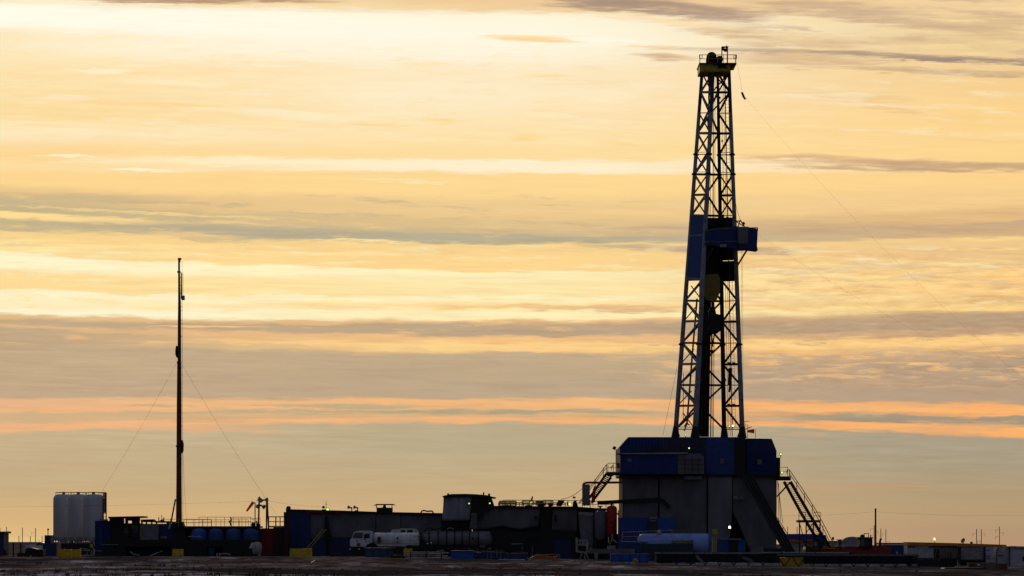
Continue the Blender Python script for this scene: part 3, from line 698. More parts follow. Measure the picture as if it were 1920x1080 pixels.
# small bits that break up the lattice silhouette
mb = MB()
for (a,b_,w_,h_) in ((1327,143,5,8),(1331,150,4,9),(1328,215,3,5),(1326,222,4,3),(1356,146,2,7),(1360,184,3,9),(1346,183,5,4),(1353,264,2,4),(1374,374,3,3),(1353,405,4,6),(1362,408,4,3)):
    mb.pb(a, a+w_, b_-h_/2, b_+h_/2, 305.5, .3)
mb.path([P(1330,136,305), P(1331,170,305), P(1328,200,305), P(1331,240,305), P(1329,300,305)], .07)
each(mb, 'mast_fitting', dark, dm)
mb = MB().path([P(1329,140,304.9), P(1330,165,304.9), P(1329,185,304.9), P(1331,195,304.9)], .11).path([P(1327,222,304.9), P(1328,240,304.9)], .1); mb.build('red_hose', brown, dm)
mb = MB()
for (p, q) in ((1391.5,805),(1393.5,805)): mb.tube(P(p,q,304), P(p-1.5,430,304), .012, 4)
mb.tube(P(1270,686,303), P(1243,816,301), .015, 4)
mb.build('hanging_line', dark, dm)
mb = MB().tube(P(1359.5,705,305), P(1359.5,640,305.2), .015, 4).lathe(P(1359.5,712,305), [(.05,-.25),(.14,-.1),(.14,.05),(.04,.25)], 'Z', 8); mb.build('hook_line', dark, dm)
# travelling block, top drive
tb_ = T('travelling_block', 'dull yellow travelling block hanging inside the derrick below the wind walls', 'travelling block', 1334, 304.6, z=Z(565,304.6))
MB().prism([(1319,520),(1324,515),(1345,513),(1350,520),(1350,548),(1344,562),(1338,566),(1326,562),(1319,552)], 304.2, .9).build('block_housing', mat('block_olive',(.26,.20,.02),.6), tb_)
mb = MB(); [mb.lathe(P(1334,530,304.5+.3*i), [(.1,-.08),(.7,-.08),(.7,.08),(.1,.08)], 'Y', 18) for i in range(2)]; mb.build('sheave', dark, tb_)
MB().tube(P(1337,566,304.6), P(1338,580,304.6), .16, 8).build('hook', brown, tb_)
td = T('top_drive', 'dark top drive unit hanging under the yellow block in the derrick', 'top drive', 1336, 304.6, z=Z(645,304.6))
MB().prism([(1329,583),(1333,575),(1341,579),(1343,588),(1351,590),(1351,620),(1346,624),(1340,626),(1333,624),(1329,618)], 304.2, 1.0).build('motor_housing', black, td)
MB().pb(1313,1328,583,640,304.4,.8).build('dolly', dark, td)
mb = MB().tube(P(1340,624,304.6), P(1336,650,304.6), .07, 6).tube(P(1333,624,304.6), P(1337,650,304.6), .07, 6); each(mb, 'link', dark, td)
MB().pb(1331,1338,656,661,304.4,.5).build('elevator', dark, td)
# drill pipe stands racked in the derrick
for i, (p0, dy) in enumerate([(1309.5,0),(1312.5,.5),(1315.5,.1),(1318.5,.6),(1321.5,.2),(1324.5,.7),(1327.5,.3)]):
    o = one(MB().tube(P(p0,819,304.6+dy), P(p0+4+ (i*.35),470,305.2+dy), .115, 8), 'drill_pipe_stand', black if i != 4 else dark,
        'black drill pipe stand leaning in the bundle inside the derrick', 'drill pipe', 'drill pipe stands racked in the derrick')
# escape device hanging from the guy line
es = MB().prism([(1389.5,173),(1393,172.5),(1397.5,183.5),(1400,183),(1396.5,187),(1392.5,181)], 303.4, .25)
one(es, 'escape_seat', dark, 'small dark escape seat hanging in the sky beside the derrick crown', 'escape device')
def wire(pts, r, label, name='guy_wire', grp=None):
    return one(MB().path(pts, r, 4), name, dark, label, 'wire', grp)
def sag(p, q, s_, n=14):
    return [Vector(p).lerp(Vector(q), i/n) - Vector((0,0,s_*4*(i/n)*(1-i/n))) for i in range(n+1)]
wire([P(1382,118,303.5), P(1388,150,303.5), P(1392,173,303.4)], .010, 'thin line from the derrick crown to the escape seat', 'hanging_wire')
wire(sag(P(1395,180,303.4), P(1925,716,260), 1.3, 18), .0055, 'long upper guy wire running from the derrick crown down to the right')
wire(sag(P(1421,440,303), P(1925,727,262), .8, 14), .005, 'lower guy wire running from the racking board down to the right')
wire([P(1378,372,304), P(1382,395,304), P(1388,413,304)], .02, 'short wire from the derrick leg to the jib above the racking board', 'jib_wire')
# ------------------------------------------------------------------ floodlights
def flood(px, py, Y, label, lit, base=None, w=7, tilt=0.5, post=0, g='floodlights on the rig', dx=0):
    t = T('floodlight', label, 'floodlight', px, Y, g, z=Z(py+post+5, Y))
    c = P(px, py, Y); h = S(w, Y)/2
    q = [c+Vector((math.cos(tilt+a)*h*1.2, 0, math.sin(tilt+a)*h*1.2)) for a in (math.pi/4, 3*math.pi/4, 5*math.pi/4, 7*math.pi/4)]
    MB().prism3(q, (0, .3, 0)).build('lamp_housing', black, t)
    if lit:
        k = .62
        q2 = [c+Vector(((v_.x-c.x)*k, -.03, (v_.z-c.z)*k)) for v_ in q]
        MB().prism3(q2, (0, .04, 0)).build('lamp_lens', lit, t)
    MB().bar(P(px+dx, py+2, Y+.15), P(px+dx, py+post+5, Y+.15), .07).build('bracket', black, t)
    return t
flood(1152, 840, YR-.5, 'unlit floodlight on a thin post above the left stair landing', None, post=28, tilt=-.5, w=7, dx=3)
flood(1464, 851.5, YR, 'lit floodlight on the upper right corner of the blue rig building', lampg, w=6, post=2, tilt=-.3)
flood(1466, 886, YR-.8, 'bright yellow green lamp over the right stair landing', lampg, w=6, tilt=.1)
flood(1292, 840.3, YR-.4, 'small green lit lamp on the middle of the blue rig wall', lampg, w=4.6, tilt=-.1)
flood(1368, 988.5, YR-1.0, 'brightest white lamp in the dark opening of the tarpaulin wall', lampy, w=7.5, tilt=.1)
flood(1367.5, 799, 303.5, 'left one of two lit lamps at the foot of the derrick', lampg, w=4.5, tilt=.2)
flood(1374, 798.3, 303.5, 'right and brighter one of two lit lamps at the foot of the derrick', lampy, w=5, tilt=.2)
flood(1285.5, 815.5, 303, 'small lit lamp between the left derrick legs on the floor', lampg, w=3.6, tilt=.2)
ws = MB().lathe((0,0,0), [(S(2,304),0),(S(4.2,304),S(13,304))], 'X', 12)
ws.v = [(p[0]+X(1401,304), p[1]+304, p[2]+Z(808.5,304)) for p in ws.v]
one(ws, 'windsock', sock, 'small red windsock at the right foot of the derrick', 'windsock')
mb = MB()
for (a, t_) in ((1397,790),(1401.5,797),(1416.5,805)): mb.tube(P(a,822,304.5), P(a,t_,304.5), .03, 5)
mb.bar(P(1395,790,304.5), P(1405,790,304.5), .05).bar(P(1396,797,304.5), P(1404,797,304.5), .05)
one(mb, 'antenna_rack', railyel, 'thin antenna poles on the roof right of the derrick foot', 'antenna')
# ------------------------------------------------------------------ stairs
ls = T('left_stair', 'steel stair with yellow handrails climbing to the left of the rig floor', 'stair', 1120, YR-1, d=0)
ls.name = 'steel_stair'
Ys = YR-.8
def strg(t, pts, Y, w, name='stringer', m=black, th=.28):
    mb = MB()
    for a, b in zip(pts, pts[1:]): mb.bar(P(*a,Y), P(*b,Y), w, th)
    return mb.build(name, m, t)
strg(ls, [(1137,888),(1108,929.5),(1098,943)], Ys, .2)
strg(ls, [(1146,895),(1119,929),(1109,943)], Ys+1.1, .2)
mb = MB()
for i in range(15):
    t_ = i/15.; a = P(1137-30*t_-1, 890+43*t_, Ys); b = P(1146.5-30*t_-1, 893+43*t_+1.5, Ys+1.1)
    mb.bar(a, b, .22, .05)
mb.build('tread', dark, ls)
MB().pb(1137,1164,884.5,887,Ys,1.6).build('landing', olive, ls)
MB().prism([(1135,887),(1166,887),(1166,891),(1152,891),(1146,894),(1141,893)], Ys+.2, 1.0).build('landing_beam', black, ls)
mb = MB(); rails(mb, [P(1140,885,Ys), P(1161,885,Ys)], S(16.5,YR), .03, every=.7)
mb.path([P(1137.5,882,Ys),P(1137.5,871,Ys),P(1110,908,Ys),P(1085,944,Ys)], .05, 5); mb.path([P(1136,878,Ys),P(1110,913,Ys),P(1088,943,Ys)], .042, 5)
for (a, b, c_, d_) in ((1131,877,1131,896),(1116,898,1116,918),(1137.5,870,1137.5,888)): mb.tube(P(a,b,Ys), P(c_,d_,Ys), .05, 5)
mb.path([P(1146,882,Ys+1.1),P(1149,872,Ys+1.1),P(1144,878,Ys+1.1)], .045, 5)
mb.build('handrail', railyel, ls)
rst = T('steel_stair', 'long steel stair descending from the right side of the rig floor', 'stair', 1520, YR-1)
strg(rst, [(1470,903),(1502,962),(1520,992),(1541,1026)], Ys, .2, th=.34)
strg(rst, [(1482,903),(1517,963),(1532,988),(1555,1026)], Ys+1.1, .2, th=.36)
mb = MB()
for i in range(34):
    t_ = i/34.; mb.bar(P(1471+71*t_, 905+121*t_, Ys), P(1483+71*t_, 904+121*t_, Ys+1.1), .2, .045)
mb.build('tread', dark, rst)
MB().pb(1457,1483,893,900.5,Ys,1.4).build('landing', black, rst)
mb = MB().bar(P(1482,904,Ys+.2), P(1457,931,Ys+.6), .2, .16); mb.build('landing_brace', brown, rst)
mb = MB(); rails(mb, [P(1462,893.5,Ys), P(1477,893.5,Ys)], S(17.5,YR), .028, every=.9)
mb.path([P(1475,888,Ys),P(1476,881,Ys),P(1480,881,Ys),P(1504,916,Ys),P(1529,955,Ys),P(1548,990,Ys),P(1565,1024,Ys)], .05, 5)
mb.path([P(1480,888,Ys),P(1502,920,Ys),P(1524,954,Ys),P(1545,994,Ys),P(1560,1024,Ys)], .045, 5)
for (a, b, l_) in ((1480,882,16),(1494,903,18),(1508,925,18),(1523,946,18),(1543,986,18)): mb.tube(P(a,b,Ys), P(a,b+l_,Ys), .05, 5)
mb.build('handrail', railyel, rst)
pf = T('stair_platform', 'square scaffold platform supporting the middle of the right stair', 'platform', 1518, YR)
MB().pb(1497,1539,975,979.5,YR-.9,2.2).build('deck', brown, pf)
mb = MB()
for a in (1499,1511.5,1525,1537.5): mb.bar(P(a,979,YR-.7), P(a,1048,YR-.7), .14); mb.bar(P(a,979,YR+1.1), P(a,1048,YR+1.1), .12)
for (a,b,c_,d_) in ((1499,980,1511,1025),(1511,1000,1525,980),(1511,1030,1537,1000),(1499,1015,1537,1015),(1499,1024,1537,1024),(1499,1010,1537,1028)): mb.bar(P(a,b,YR-.7), P(c_,d_,YR-.7), .09)
mb.build('support_frame', dark, pf)
mb = MB(); rails(mb, [P(1498,975,YR-.9), P(1510,975,YR-.9)], S(14.5,YR), .03, every=2); rails(mb, [P(1526,975,YR-.9), P(1538,975,YR-.9)], S(14.5,YR), .03, every=.9)
mb.build('railing', railyel, pf)
# V-door ramp leaning on the front of the rig
vr = T('pipe_ramp', 'long dark pipe ramp sloping from the rig floor to the ground', 'ramp', 1445, YR-3)
def slope(mb, dx0, dx1, Y0, Y1, up=0):
    a0, a1 = P(1392+dx0,890-up,Y0), P(1392+dx1,890-up,Y0); b0, b1 = P(1478+dx0,1046-up,Y1), P(1478+dx1,1046-up,Y1)
    return mb.prism3([a0, a1, b1, b0], (0,.35,0))
slope(MB(), 0, 17, YR-.8, YR-8).build('ramp_deck', dark, vr)
mb = MB()
for dx in (0, 5.5, 11.5, 17): mb.bar(P(1392+dx,890,YR-.95), P(1478+dx,1046,YR-8.1), .14, .3)
mb.build('ramp_rail', mat('ramp_brown_grey', (.03,.028,.028), .7), vr)
mb = MB().path([P(1457,970,YR-4),P(1478,1003,YR-6)], .05).path([P(1457,975,YR-4),P(1475,1004,YR-6)], .04)
for a, b in ((1460,975),(1468,988)): mb.tube(P(a,b,YR-4.5), P(a+.5,b+11,YR-4.5), .04, 5)
mb.build('handrail', railyel, vr)
mb = MB()
for k, (a, b) in enumerate(((1458,1461),(1459,1468),(1460,1464))): mb.path(sag(P(a,900+4*k,YR+.5), P(b,985-4*k,YR-1), .3, 6), .03)
one(mb, 'hanging_hoses', dark, 'thin dark hoses hanging down the right wall of the rig base', 'hoses')
# pipe column left of the rig
pc = T('vent_pipe_column', 'grey bundle of upright pipes with a bent top left of the rig', 'pipe column', 1098, YR-2, z=Z(948,YR-2))
mb = MB()
for i, c_ in enumerate((1093.5, 1097, 1101, 1104)): mb.tube(P(c_,948,YR-2+.1*i), P(c_,908,YR-2+.1*i), .13, 8)
mb.build('upright_pipe', steel, pc)
mb = MB().path([P(1093,910,YR-2),P(1096,905.5,YR-2),P(1103,904.8,YR-2),P(1120,905,YR-2),P(1168,904.6,YR-1)], .13, 8); mb.build('bent_pipe', brown, pc)
one(MB().path([P(1117.5,912,YR-2.3),P(1114,920,YR-2.3),P(1112,932,YR-2.3),P(1113,942,YR-2.3)], .2, 8), 'red_hose', red, 'thick red hose under the left stair of the rig', 'hose')
# ------------------------------------------------------------------ left of the yard
t = T('guard_booth', 'dark booth cut by the left edge of the picture', 'booth', -4, 300)
MB().pg(-16, 7, 1000, 300, 3).build('wall', dblue, t); MB().pb(-18, 9.5, 996.5, 1000, 299.7, 3.6).build('roof', brown, t)
MB().pb(1, 5, 1006, 1011, 299.95, .06).build('window', glass, t)
MB().prism([(6,1028),(10,1031),(14,1041),(6,1041)], 299.8, .6).build('step', dark, t)
for px, tp, l in ((25,1018,'leftmost thin dark post beside the booth'),(39,1017,'second thin dark post, nearer the white car')):
    one(MB().tube(P(px,tp,292), P(px,1045,292), .09, 6), 'fence_post', dark, l, 'post', 'thin posts by the booth')
t = T('parked_car', 'white car mostly hidden behind the low dark trailer at the left', 'car', 66, 330)
MB().prism([(47,1028),(49,1022.5),(61,1020.5),(66,1020),(69,1017),(78,1016.8),(84,1021),(90,1023),(90,1034),(48,1034)], 330, 1.8).build('body', white, t)
MB().prism([(67,1021.5),(69.5,1018),(77,1018),(80,1021.5)], 329.95, .06).build('window', glass, t)
for c_ in (55, 83): MB().lathe(P(c_,1034.5,329.9), [(.05,0),(.33,0),(.33,.22),(.05,.22)], 'Y', 14).build('wheel', rubber, t)
t = T('low_trailer', 'low dark flatbed trailer in front of the white car', 'trailer', 52, 290)
MB().prism([(31,1038),(46,1037),(49,1028),(58,1027),(70,1030),(80,1030),(80,1041),(31,1041)], 290, 2.2).build('bed', black, t)
for c_ in (38, 50, 64, 74): MB().lathe(P(c_,1041,289.8), [(.05,0),(.34,0),(.34,.3),(.05,.3)], 'Y', 14).build('wheel', rubber, t)
t = T('generator_container', 'narrow dark blue container left of the white silos', 'container', 92, 300)
MB().pg(80, 106, 1018, 300, 3).build('lower_box', dblue, t); MB().pb(83.5, 95, 1003.5, 1018, 300.2, 2.4).build('upper_box', navy, t)
one(MB().tube(P(90,1004,301), P(90,992,301), .05, 6).pb(88.5,91.5,991,994,300.9,.2), 'lamp_post', dark, 'small thin lamp pole on top of the narrow blue container', 'lamp pole')
# silos
for i, (c_, Y, l) in enumerate(((116,336.5,'left white cement silo, mostly behind the middle one'),(143.5,333.2,'middle white cement silo of three'),(172,330,'right and nearest white cement silo of three'))):
    t = T('cement_silo', l, 'silo', c_, Y+1.4, 'white cement silos')
    z0, z1, r = Z(1007,Y), Z(927.5,Y), S(19.5,Y); cc = Vector((X(c_,Y), Y+1.4, 0))
    MB().lathe(cc, [(r*.35,z0-.7),(r,z0),(r,z1-.55),(r*.93,z1-.25),(r*.78,z1),(r*.3,z1+.1)], 'Z', 32).build('tank', silo_white, t)
    mb = MB()
    for a in (45, 135, 225, 315):
        p = cc+Vector((math.cos(R(a))*r*.92, math.sin(R(a))*r*.92, 0)); mb.bar(p+Vector((0,0,-.2)), p+Vector((0,0,z0+.1)), .16)
    each(mb, 'leg', steel, t); MB().bar(cc+Vector((-r*.7,-r*.7,.2)), cc+Vector((r*.7,-r*.7,z0)), .07).build('brace', steel, t)
    MB().lathe(cc, [(r*.97,z0-.5),(r*1.0,z0+.02),(r*.9,z0+.02)], 'Z', 32).build('skirt', steel, t)
    mb = MB(); [mb.lathe(cc, [(r*1.0,zq-.03),(r*1.012,zq-.03),(r*1.012,zq+.03),(r*1.0,zq+.03)], 'Z', 32) for zq in (z0+1.4, z0+2.8, z0+4.2)]; each(mb, 'weld_band', silo_white, t)
    mb = MB(); rr = r*.78; ring = [cc+Vector((math.cos(R(a))*rr, math.sin(R(a))*rr, z1-.1)) for a in range(0,361,45)]
    for a, b in zip(ring, ring[1:]): mb.tube(a+Vector((0,0,.42)), b+Vector((0,0,.42)), .035, 5); mb.tube(a, a+Vector((0,0,.42)), .03, 5)
    mb.build('top_railing', dark, t)
    MB().tube(cc+Vector((0,0,z1)), cc+Vector((0,0,z1+.4)), .16, 10).build('hatch', steel, t)
    MB().path([cc+Vector((-.3,-r*.8,.8)), cc+Vector((.1,-r,1.5)), cc+Vector((.5,-r*.9,.7))], .09).build('valve_pipe', dark, t)
t = T('silo_ladder_tower', 'upright ladder tower at the right side of the white silos', 'ladder tower', 196, 331)
MB().pb(195,199,924,962,331.1,.25).build('cable_tray', steel, t)
mb = MB().bar(P(193.5,923.5,331), P(194,1030,331), .14).bar(P(199,923.5,331), P(199,1030,331), .14); [mb.bar(P(193.5,924+k*6.5,331), P(199,924+k*6.5,331), .06) for k in range(16)]; mb.build('ladder', dark, t)
MB().bar(P(186,923.6,331), P(199,923.6,331), .12).build('top_arm', dark, t)
t = T('loading_platform', 'low black platform under the white silos behind the yellow blocks', 'platform', 138, 326)
MB().pg(111, 168, 1018.5, 326, 2).build('deck', black, t); MB().pg(100, 112, 1024, 326.5, 1).build('step', dark, t)
# yellow concrete blocks
def yblock(a, b, tp, Y, label):
    t = T('concrete_block', label, 'concrete block', (a+b)/2, Y, 'yellow painted concrete blocks')
    x0, x1 = X(a,Y), X(b,Y); z0 = gz(x0,Y); z1 = Z(tp,Y); w = x1-x0; h = z1-z0
    zz = lambda k: z0+h*k
    pts = [(x0,zz(0)-.1),(x0+w*.14,zz(0)-.1),(x0+w*.16,zz(.16)),(x0+w*.30,zz(.16)),(x0+w*.32,zz(0)-.1),(x0+w*.62,zz(0)-.1),(x0+w*.64,zz(.16)),(x0+w*.80,zz(.16)),(x0+w*.82,zz(0)-.1),(x1,zz(0)-.1),(x1-.02,zz(.95)),(x1-.08,z1),(x0+.08,z1),(x0+.02,zz(.95))]
    MB().prism3([(p[0],Y,p[1]) for p in pts], (0,.8,0)).build('body', yellow, t)
    mb = MB(); [mb.path([Vector((x0+w*k-.08,Y+.4,z1)), Vector((x0+w*k,Y+.4,z1+.08)), Vector((x0+w*k+.08,Y+.4,z1))], .02, 5) for k in (.25,.75)]
    each(mb, 'lifting_loop', dark, t)
yblock(108,133.5,1030,258,'left one of the two yellow blocks below the silos')
yblock(134.5,150,1030.5,256,'right and shorter one of the two yellow blocks below the silos')
yblock(323,343,1029.5,288,'small yellow block under the red mast')
yblock(543,584.5,1028.5,262,'yellow block standing alone before the long grey shelter stair')
yblock(1464,1506,1045.5,236,'yellow block seen through the zigzag bars of the pipe rack')
# worker in a yellow vest standing by the silos
def person(px, Y, label):
    t = T('person', label, 'person', px, Y)
    x0, z0 = X(px,Y), gz(X(px,Y),Y)
    J = {'pel':(0,0,.93),'wai':(0,0,1.12),'che':(0,0,1.36),'nec':(0,0,1.50),'hd1':(0,-.01,1.60),'hd2':(0,-.01,1.72),
         'hl':(-.10,0,.90),'kl':(-.13,-.02,.48),'al':(-.14,0,.09),'tl':(-.15,-.16,.04),'hr':(.10,0,.90),'kr':(.14,-.03,.48),'ar':(.17,.02,.09),'tr':(.19,-.14,.04),
         'sl':(-.19,0,1.42),'el':(-.26,.02,1.14),'wl':(-.25,-.08,.90),'fl':(-.25,-.10,.80),'sr':(.19,0,1.42),'er':(.27,.02,1.15),'wr':(.27,-.10,.93),'fr':(.27,-.13,.83)}
    Rr = {'pel':.15,'wai':.14,'che':.16,'nec':.06,'hd1':.085,'hd2':.095,'hl':.10,'kl':.065,'al':.045,'tl':.04,'hr':.10,'kr':.065,'ar':.045,'tr':.04,
          'sl':.07,'el':.045,'wl':.032,'fl':.03,'sr':.07,'er':.045,'wr':.032,'fr':.03}
    E = [('pel','wai'),('wai','che'),('che','nec'),('nec','hd1'),('hd1','hd2'),('pel','hl'),('hl','kl'),('kl','al'),('al','tl'),('pel','hr'),('hr','kr'),('kr','ar'),('ar','tr'),
         ('che','sl'),('sl','el'),('el','wl'),('wl','fl'),('che','sr'),('sr','er'),('er','wr'),('wr','fr')]
    ks = list(J)
    # five short unequal fingers on either hand
    for s_, w_ in (('l',-.25),('r',.27)):
        bz = J['f'+s_][2]; by = J['f'+s_][1]
        for i, (dy, ln) in enumerate(((-.025,.07),(-.008,.08),(.010,.075),(.026,.06))):
            n_ = f'g{s_}{i}'; J[n_] = (w_, by+dy, bz-.02-ln); Rr[n_] = .009; E.append(('f'+s_, n_)); 
        n_ = f'th{s_}'; J[n_] = (w_, by-.06, bz-.02); Rr[n_] = .010; E.append(('f'+s_, n_))
    ks = list(J)
    me = bpy.data.meshes.new('body'); me.from_pydata([J[k] for k in ks], [(ks.index(a), ks.index(b)) for a, b in E], [])
    me.materials.append(mat('dark_work_clothes', (.03,.035,.06), .9))
    ob = bpy.data.objects.new('body', me); COL.objects.link(ob); ob.parent = t
    sm_ = ob.modifiers.new('skin', 'SKIN'); sv_ = me.skin_vertices[0].data
    for i, k in enumerate(ks): sv_[i].radius = (Rr[k], Rr[k]*.85); sv_[i].use_root = (i == 0)
    ob.modifiers.new('sub', 'SUBSURF').render_levels = 1
    MB().lathe((x0,Y,z0), [(.165,1.02),(.175,1.15),(.185,1.35),(.16,1.44)], 'Z', 16).build('vest', mat('hi_vis_yellow', (.5,.55,.04), .8), t)
    MB().lathe((x0,Y-.01,z0), [(.14,1.72),(.12,1.74),(.11,1.79),(.05,1.84)], 'Z', 16).build('helmet', mat('helmet_orange', (.45,.2,.02), .4), t)
person(171.5, 296, 'worker in a yellow vest and dark trousers standing below the silos')
# small trailer frame / sledge of pale pipes next to the worker
mb = MB()
for (a,b,c_,d_) in ((150,1028,170,1031),(152,1032,196,1033),(160,1031,165,1040),(186,1035,197,1040),(150,1041,196,1041),(174,1029,181,1033)): mb.bar(P(a,b,297.5), P(c_,d_,297.5), .07)
one(mb, 'pipe_sledge', palesteel, 'pale metal frame lying on the ground behind the worker', 'frame')
# ------------------------------------------------------------------ left drilling unit
t = T('blue_container', 'dark blue container at the foot of the right silo', 'container', 190, 302)
MB().pg(178, 206, 976.5, 302, 3).build('body', mat('container_navy',(.010,.03,.20),.55,wave=4), t); MB().pb(186,199,973.5,976.4,302.3,1.5).build('roof_box', steel, t)
mb = MB(); mb.pb(184,192,990,1024,301.9,.09); mb.build('door', dblue, t)
t = T('engine_shelter', 'dark engine shelter with a flat overhanging roof at the left', 'shelter', 236, 302)
MB().prism([(203,968.8),(268,967.6),(268,970.5),(203,972)], 301.5, 4).build('roof', dark, t)
mb = MB(); mb.pb(205,232.6,971.5,982,302,.2); mb.pb(234.6,262.5,970,976.5,302,.2); mb.pb(234.6,240,970,982,302,.2); mb.pb(247,262,976,982,302,.2); each(mb, 'upper_wall', black, t)
MB().pg(206.5, 262, 981, 302.2, 3).build('wall', dark, t)
for a, b, c_, d_ in ((233,241,988,1000),(246,259,984,1000)): MB().pb(a,b,c_,d_,302.1,.08).build('side_panel', mat('panel_grey_dark',(.10,.10,.11),.7), t)
MB().pb(248,258,1003,1009,302.1,.08).build('side_panel', dblue, t)
MB().path([P(232,987,301.9),P(243,986.5,301.9),P(246,990,301.9),P(246,1010,301.9)], .12).build('pipe', black, t)
t = T('grey_cabinet', 'square grey equipment cabinet between dark machinery at the left', 'cabinet', 282, 300)
MB().pg(267, 297, 982, 300.5, 2.5).build('wall', mat('cabinet_grey',(.20,.20,.20),.6), t)
mb = MB().prism([(264,974),(287,973.5),(290,976.5),(296,977),(296,979),(264,979)], 301, 1.5); mb.build('roof', dark, t)
mb = MB(); [mb.pb(a,a+2.5,977,984,301,.3) for a in (264.5,273,283,292)]; each(mb, 'roof_post', dark, t)
t = T('pump_skid', 'dark pump skid with small upright pipes left of the red mast', 'pump', 309, 301)
MB().pg(297.5, 330, 982, 301, 2.8).build('pump_body', dblue, t)
mb = MB(); mb.pb(290,320,977,980,301.2,2); 
for a, b, w in ((297.5,969.5,1.4),(303,966,.8),(307,970,1.8)): mb.pb(a-w/2,a+w/2,b,978,301.5,.15)
mb.prism([(296,978),(303,974),(310,978)], 301.6, .8); mb.pb(312,318,978,983,301.2,1); mb.pb(322,328,978,983,301.2,1); mb.build('manifold', dark, t)
MB().pb(301,313,1005,1010,300.9,.1).build('side_panel', steel, t)
t = T('platform_skid', 'long black steel platform skid carrying the red mast and tanks', 'skid', 335, 296)
MB().pb(196,482,1012,1025,296,4.5).build('deck_beam', black, t)
mb = MB(); mb.prism([(176,1040),(196,1031),(203,1026),(236,1026),(236,1050),(195,1050)], 295.5, 3).pg(320,346,1024,295.6,3).pg(346,388,1024,295.8,3).pg(418,470,1024,295.9,3).pg(236,482,1024,300.4,.4); each(mb, 'leg_and_dark_backing', black, t)  # last box: black backing added to keep the gaps under the deck dark
MB().pb(191,222,1020.3,1022,295.6,.25).build('edge_strip', steel, t)
mb = MB(); mb.pb(250,300,1031,1042,298,1); mb.pb(303,322,1031,1042,298,1); mb.build('water_bladder', dblue, t)
mb = MB().path([P(244,1034,295),P(250,1039,294.6),P(262,1041.5,294.4)], .05).path([P(280,1043,294),P(292,1038,294.8),P(304,1033,295.4)], .05); mb.build('loose_hose', palesteel, t)
mb = MB(); mb.pb(391,401,1027,1042,296,.8); mb.build('ballast_box', dblue, t)
# mast
mz = Z(1012,300)
t = T('service_mast', 'slender red brown mast with side ladder rising above the left yard', 'mast', 336, 300, z=mz)
mb = MB()
rows = [(1012,6.0,335.5),(900,5.0,335.6),(760,4.6,335.9),(680,3.9,336.1),(676,3.2,336.1),(600,2.8,336.2),(565,2.4,336.3)]
for (a,r1,c1),(b,r2,c2) in zip(rows, rows[1:]): mb.tube(P(c1,a,300), P(c2,b,300), S(r1,300), 12, S(r2,300))
mb.build('lower_tube', brown, t)
MB().tube(P(336.2,566,300), P(335.6,484,300), S(2.3,300), 10, S(1.7,300)).build('upper_tube', brown, t)
mb = MB().pb(333.5,339.5,483.5,487,299.9,.25).pb(335.5,338,486,492,299.9,.2); mb.build('top_cap', brown, t)
mb = MB().pb(332,338,508.5,510.8,299.8,.4).pb(331.5,338,678,680.5,299.6,.8).pb(329.5,338,835,838,299.6,.8); mb.build('collar', dark, t)
mb = MB(); mb.prism([(330,648),(331.5,648),(333,650),(333,671),(330.5,670),(328.5,664),(328.5,657)], 299.8, .4); mb.prism([(340,825),(342,825),(344,832),(343.5,846),(341,850),(338,850),(338,824)], 299.8, .4); mb.build('bracket_box', black, t)
MB().pb(340,345.5,554,562,299.7,.6).build('lookout_box', steel, t)
mb = MB(); ladder(mb, P(341.8,990,299.9), P(340.2,511,299.9), .16, .022, 1.5); mb.build('ladder', railyel, t)
mb = MB()
for y in (520,535,550,575,600,630,660,690,720,760,800,860,900,945): mb.bar(P(337,y,300), P(341,y,300), .05)
mb.tube(P(340.6,511,299.8), P(340.2,560,299.8), .06, 5); mb.build('ladder_bracket', dark, t)
mb = MB().tube(P(343.2,513,300), P(343.2,555,300), .02, 4).tube(P(341.5,490,300), P(341.5,512,300), .012, 4); mb.build('whip_aerial', dark, t)
MB().bar(P(329,936,299.8), P(322,972,299.6), .16).build('ram', black, t)
MB().bar(P(322,972,299.6), P(317,992,299.4), .2).build('ram_rod', palesteel, t)
MB().prism([(330,978),(341,978),(348,998),(350,1012),(324,1012),(328,995)], 299.2, 1.8).build('base_frame', dark, t)
wire(sag(P(331,681,300), P(192,920,320), .3), .012, 'left guy wire of the red mast reaching down to the silos', grp='guy wires of the red mast')
wire(sag(P(341,683,300), P(498,934,306), .3), .012, 'right guy wire of the red mast reaching down to the lattice pole', grp='guy wires of the red mast')
wire([P(343,850,300), P(346,920,300), P(350,984,300)], .012, 'thin cable hanging down beside the red mast ladder', 'hanging_wire')
# domed blue tanks
t = T('tank_walkway', 'long dark walkway with yellow railings on top of the blue domed tanks', 'walkway', 405, 299, z=Z(990,299))
MB().pb(322,488,986.5,989.5,299,3.2).build('deck', black, t)
MB().pb(336,486,989.5,1014,300.9,.1).build('back_panel', dblue, t)
mb = MB()
for a, b, h_ in ((304,396,13),(373,421,17),(421,470,17),(470,484,13)): rails(mb, [P(a,986.5,299), P(b,986.5,299)], S(h_,299), .022, every=1.05)
rails(mb, [P(345,986.5,302), P(466,986.5,302)], S(12,300), .02, every=1.2)
rails(mb, [P(434,986.5,302.1), P(488,986.5,302.1)], S(15,300), .02, every=.8)
mb.build('railing', railyel, t)
mb = MB().path([P(432,970,299),P(434,975,299),P(431,979,299),P(434,986,299)], .09).ball(P(431,978,299), .14, 4); mb.build('hanging_gear', dark, t)
mb = MB().ball(P(475,984,299.5), S(4.5,299), 5).ball(P(484,984.5,299.5), S(4,299), 5).pb(480,482,976,987,299.5,.2); mb.build('reel', black, t)
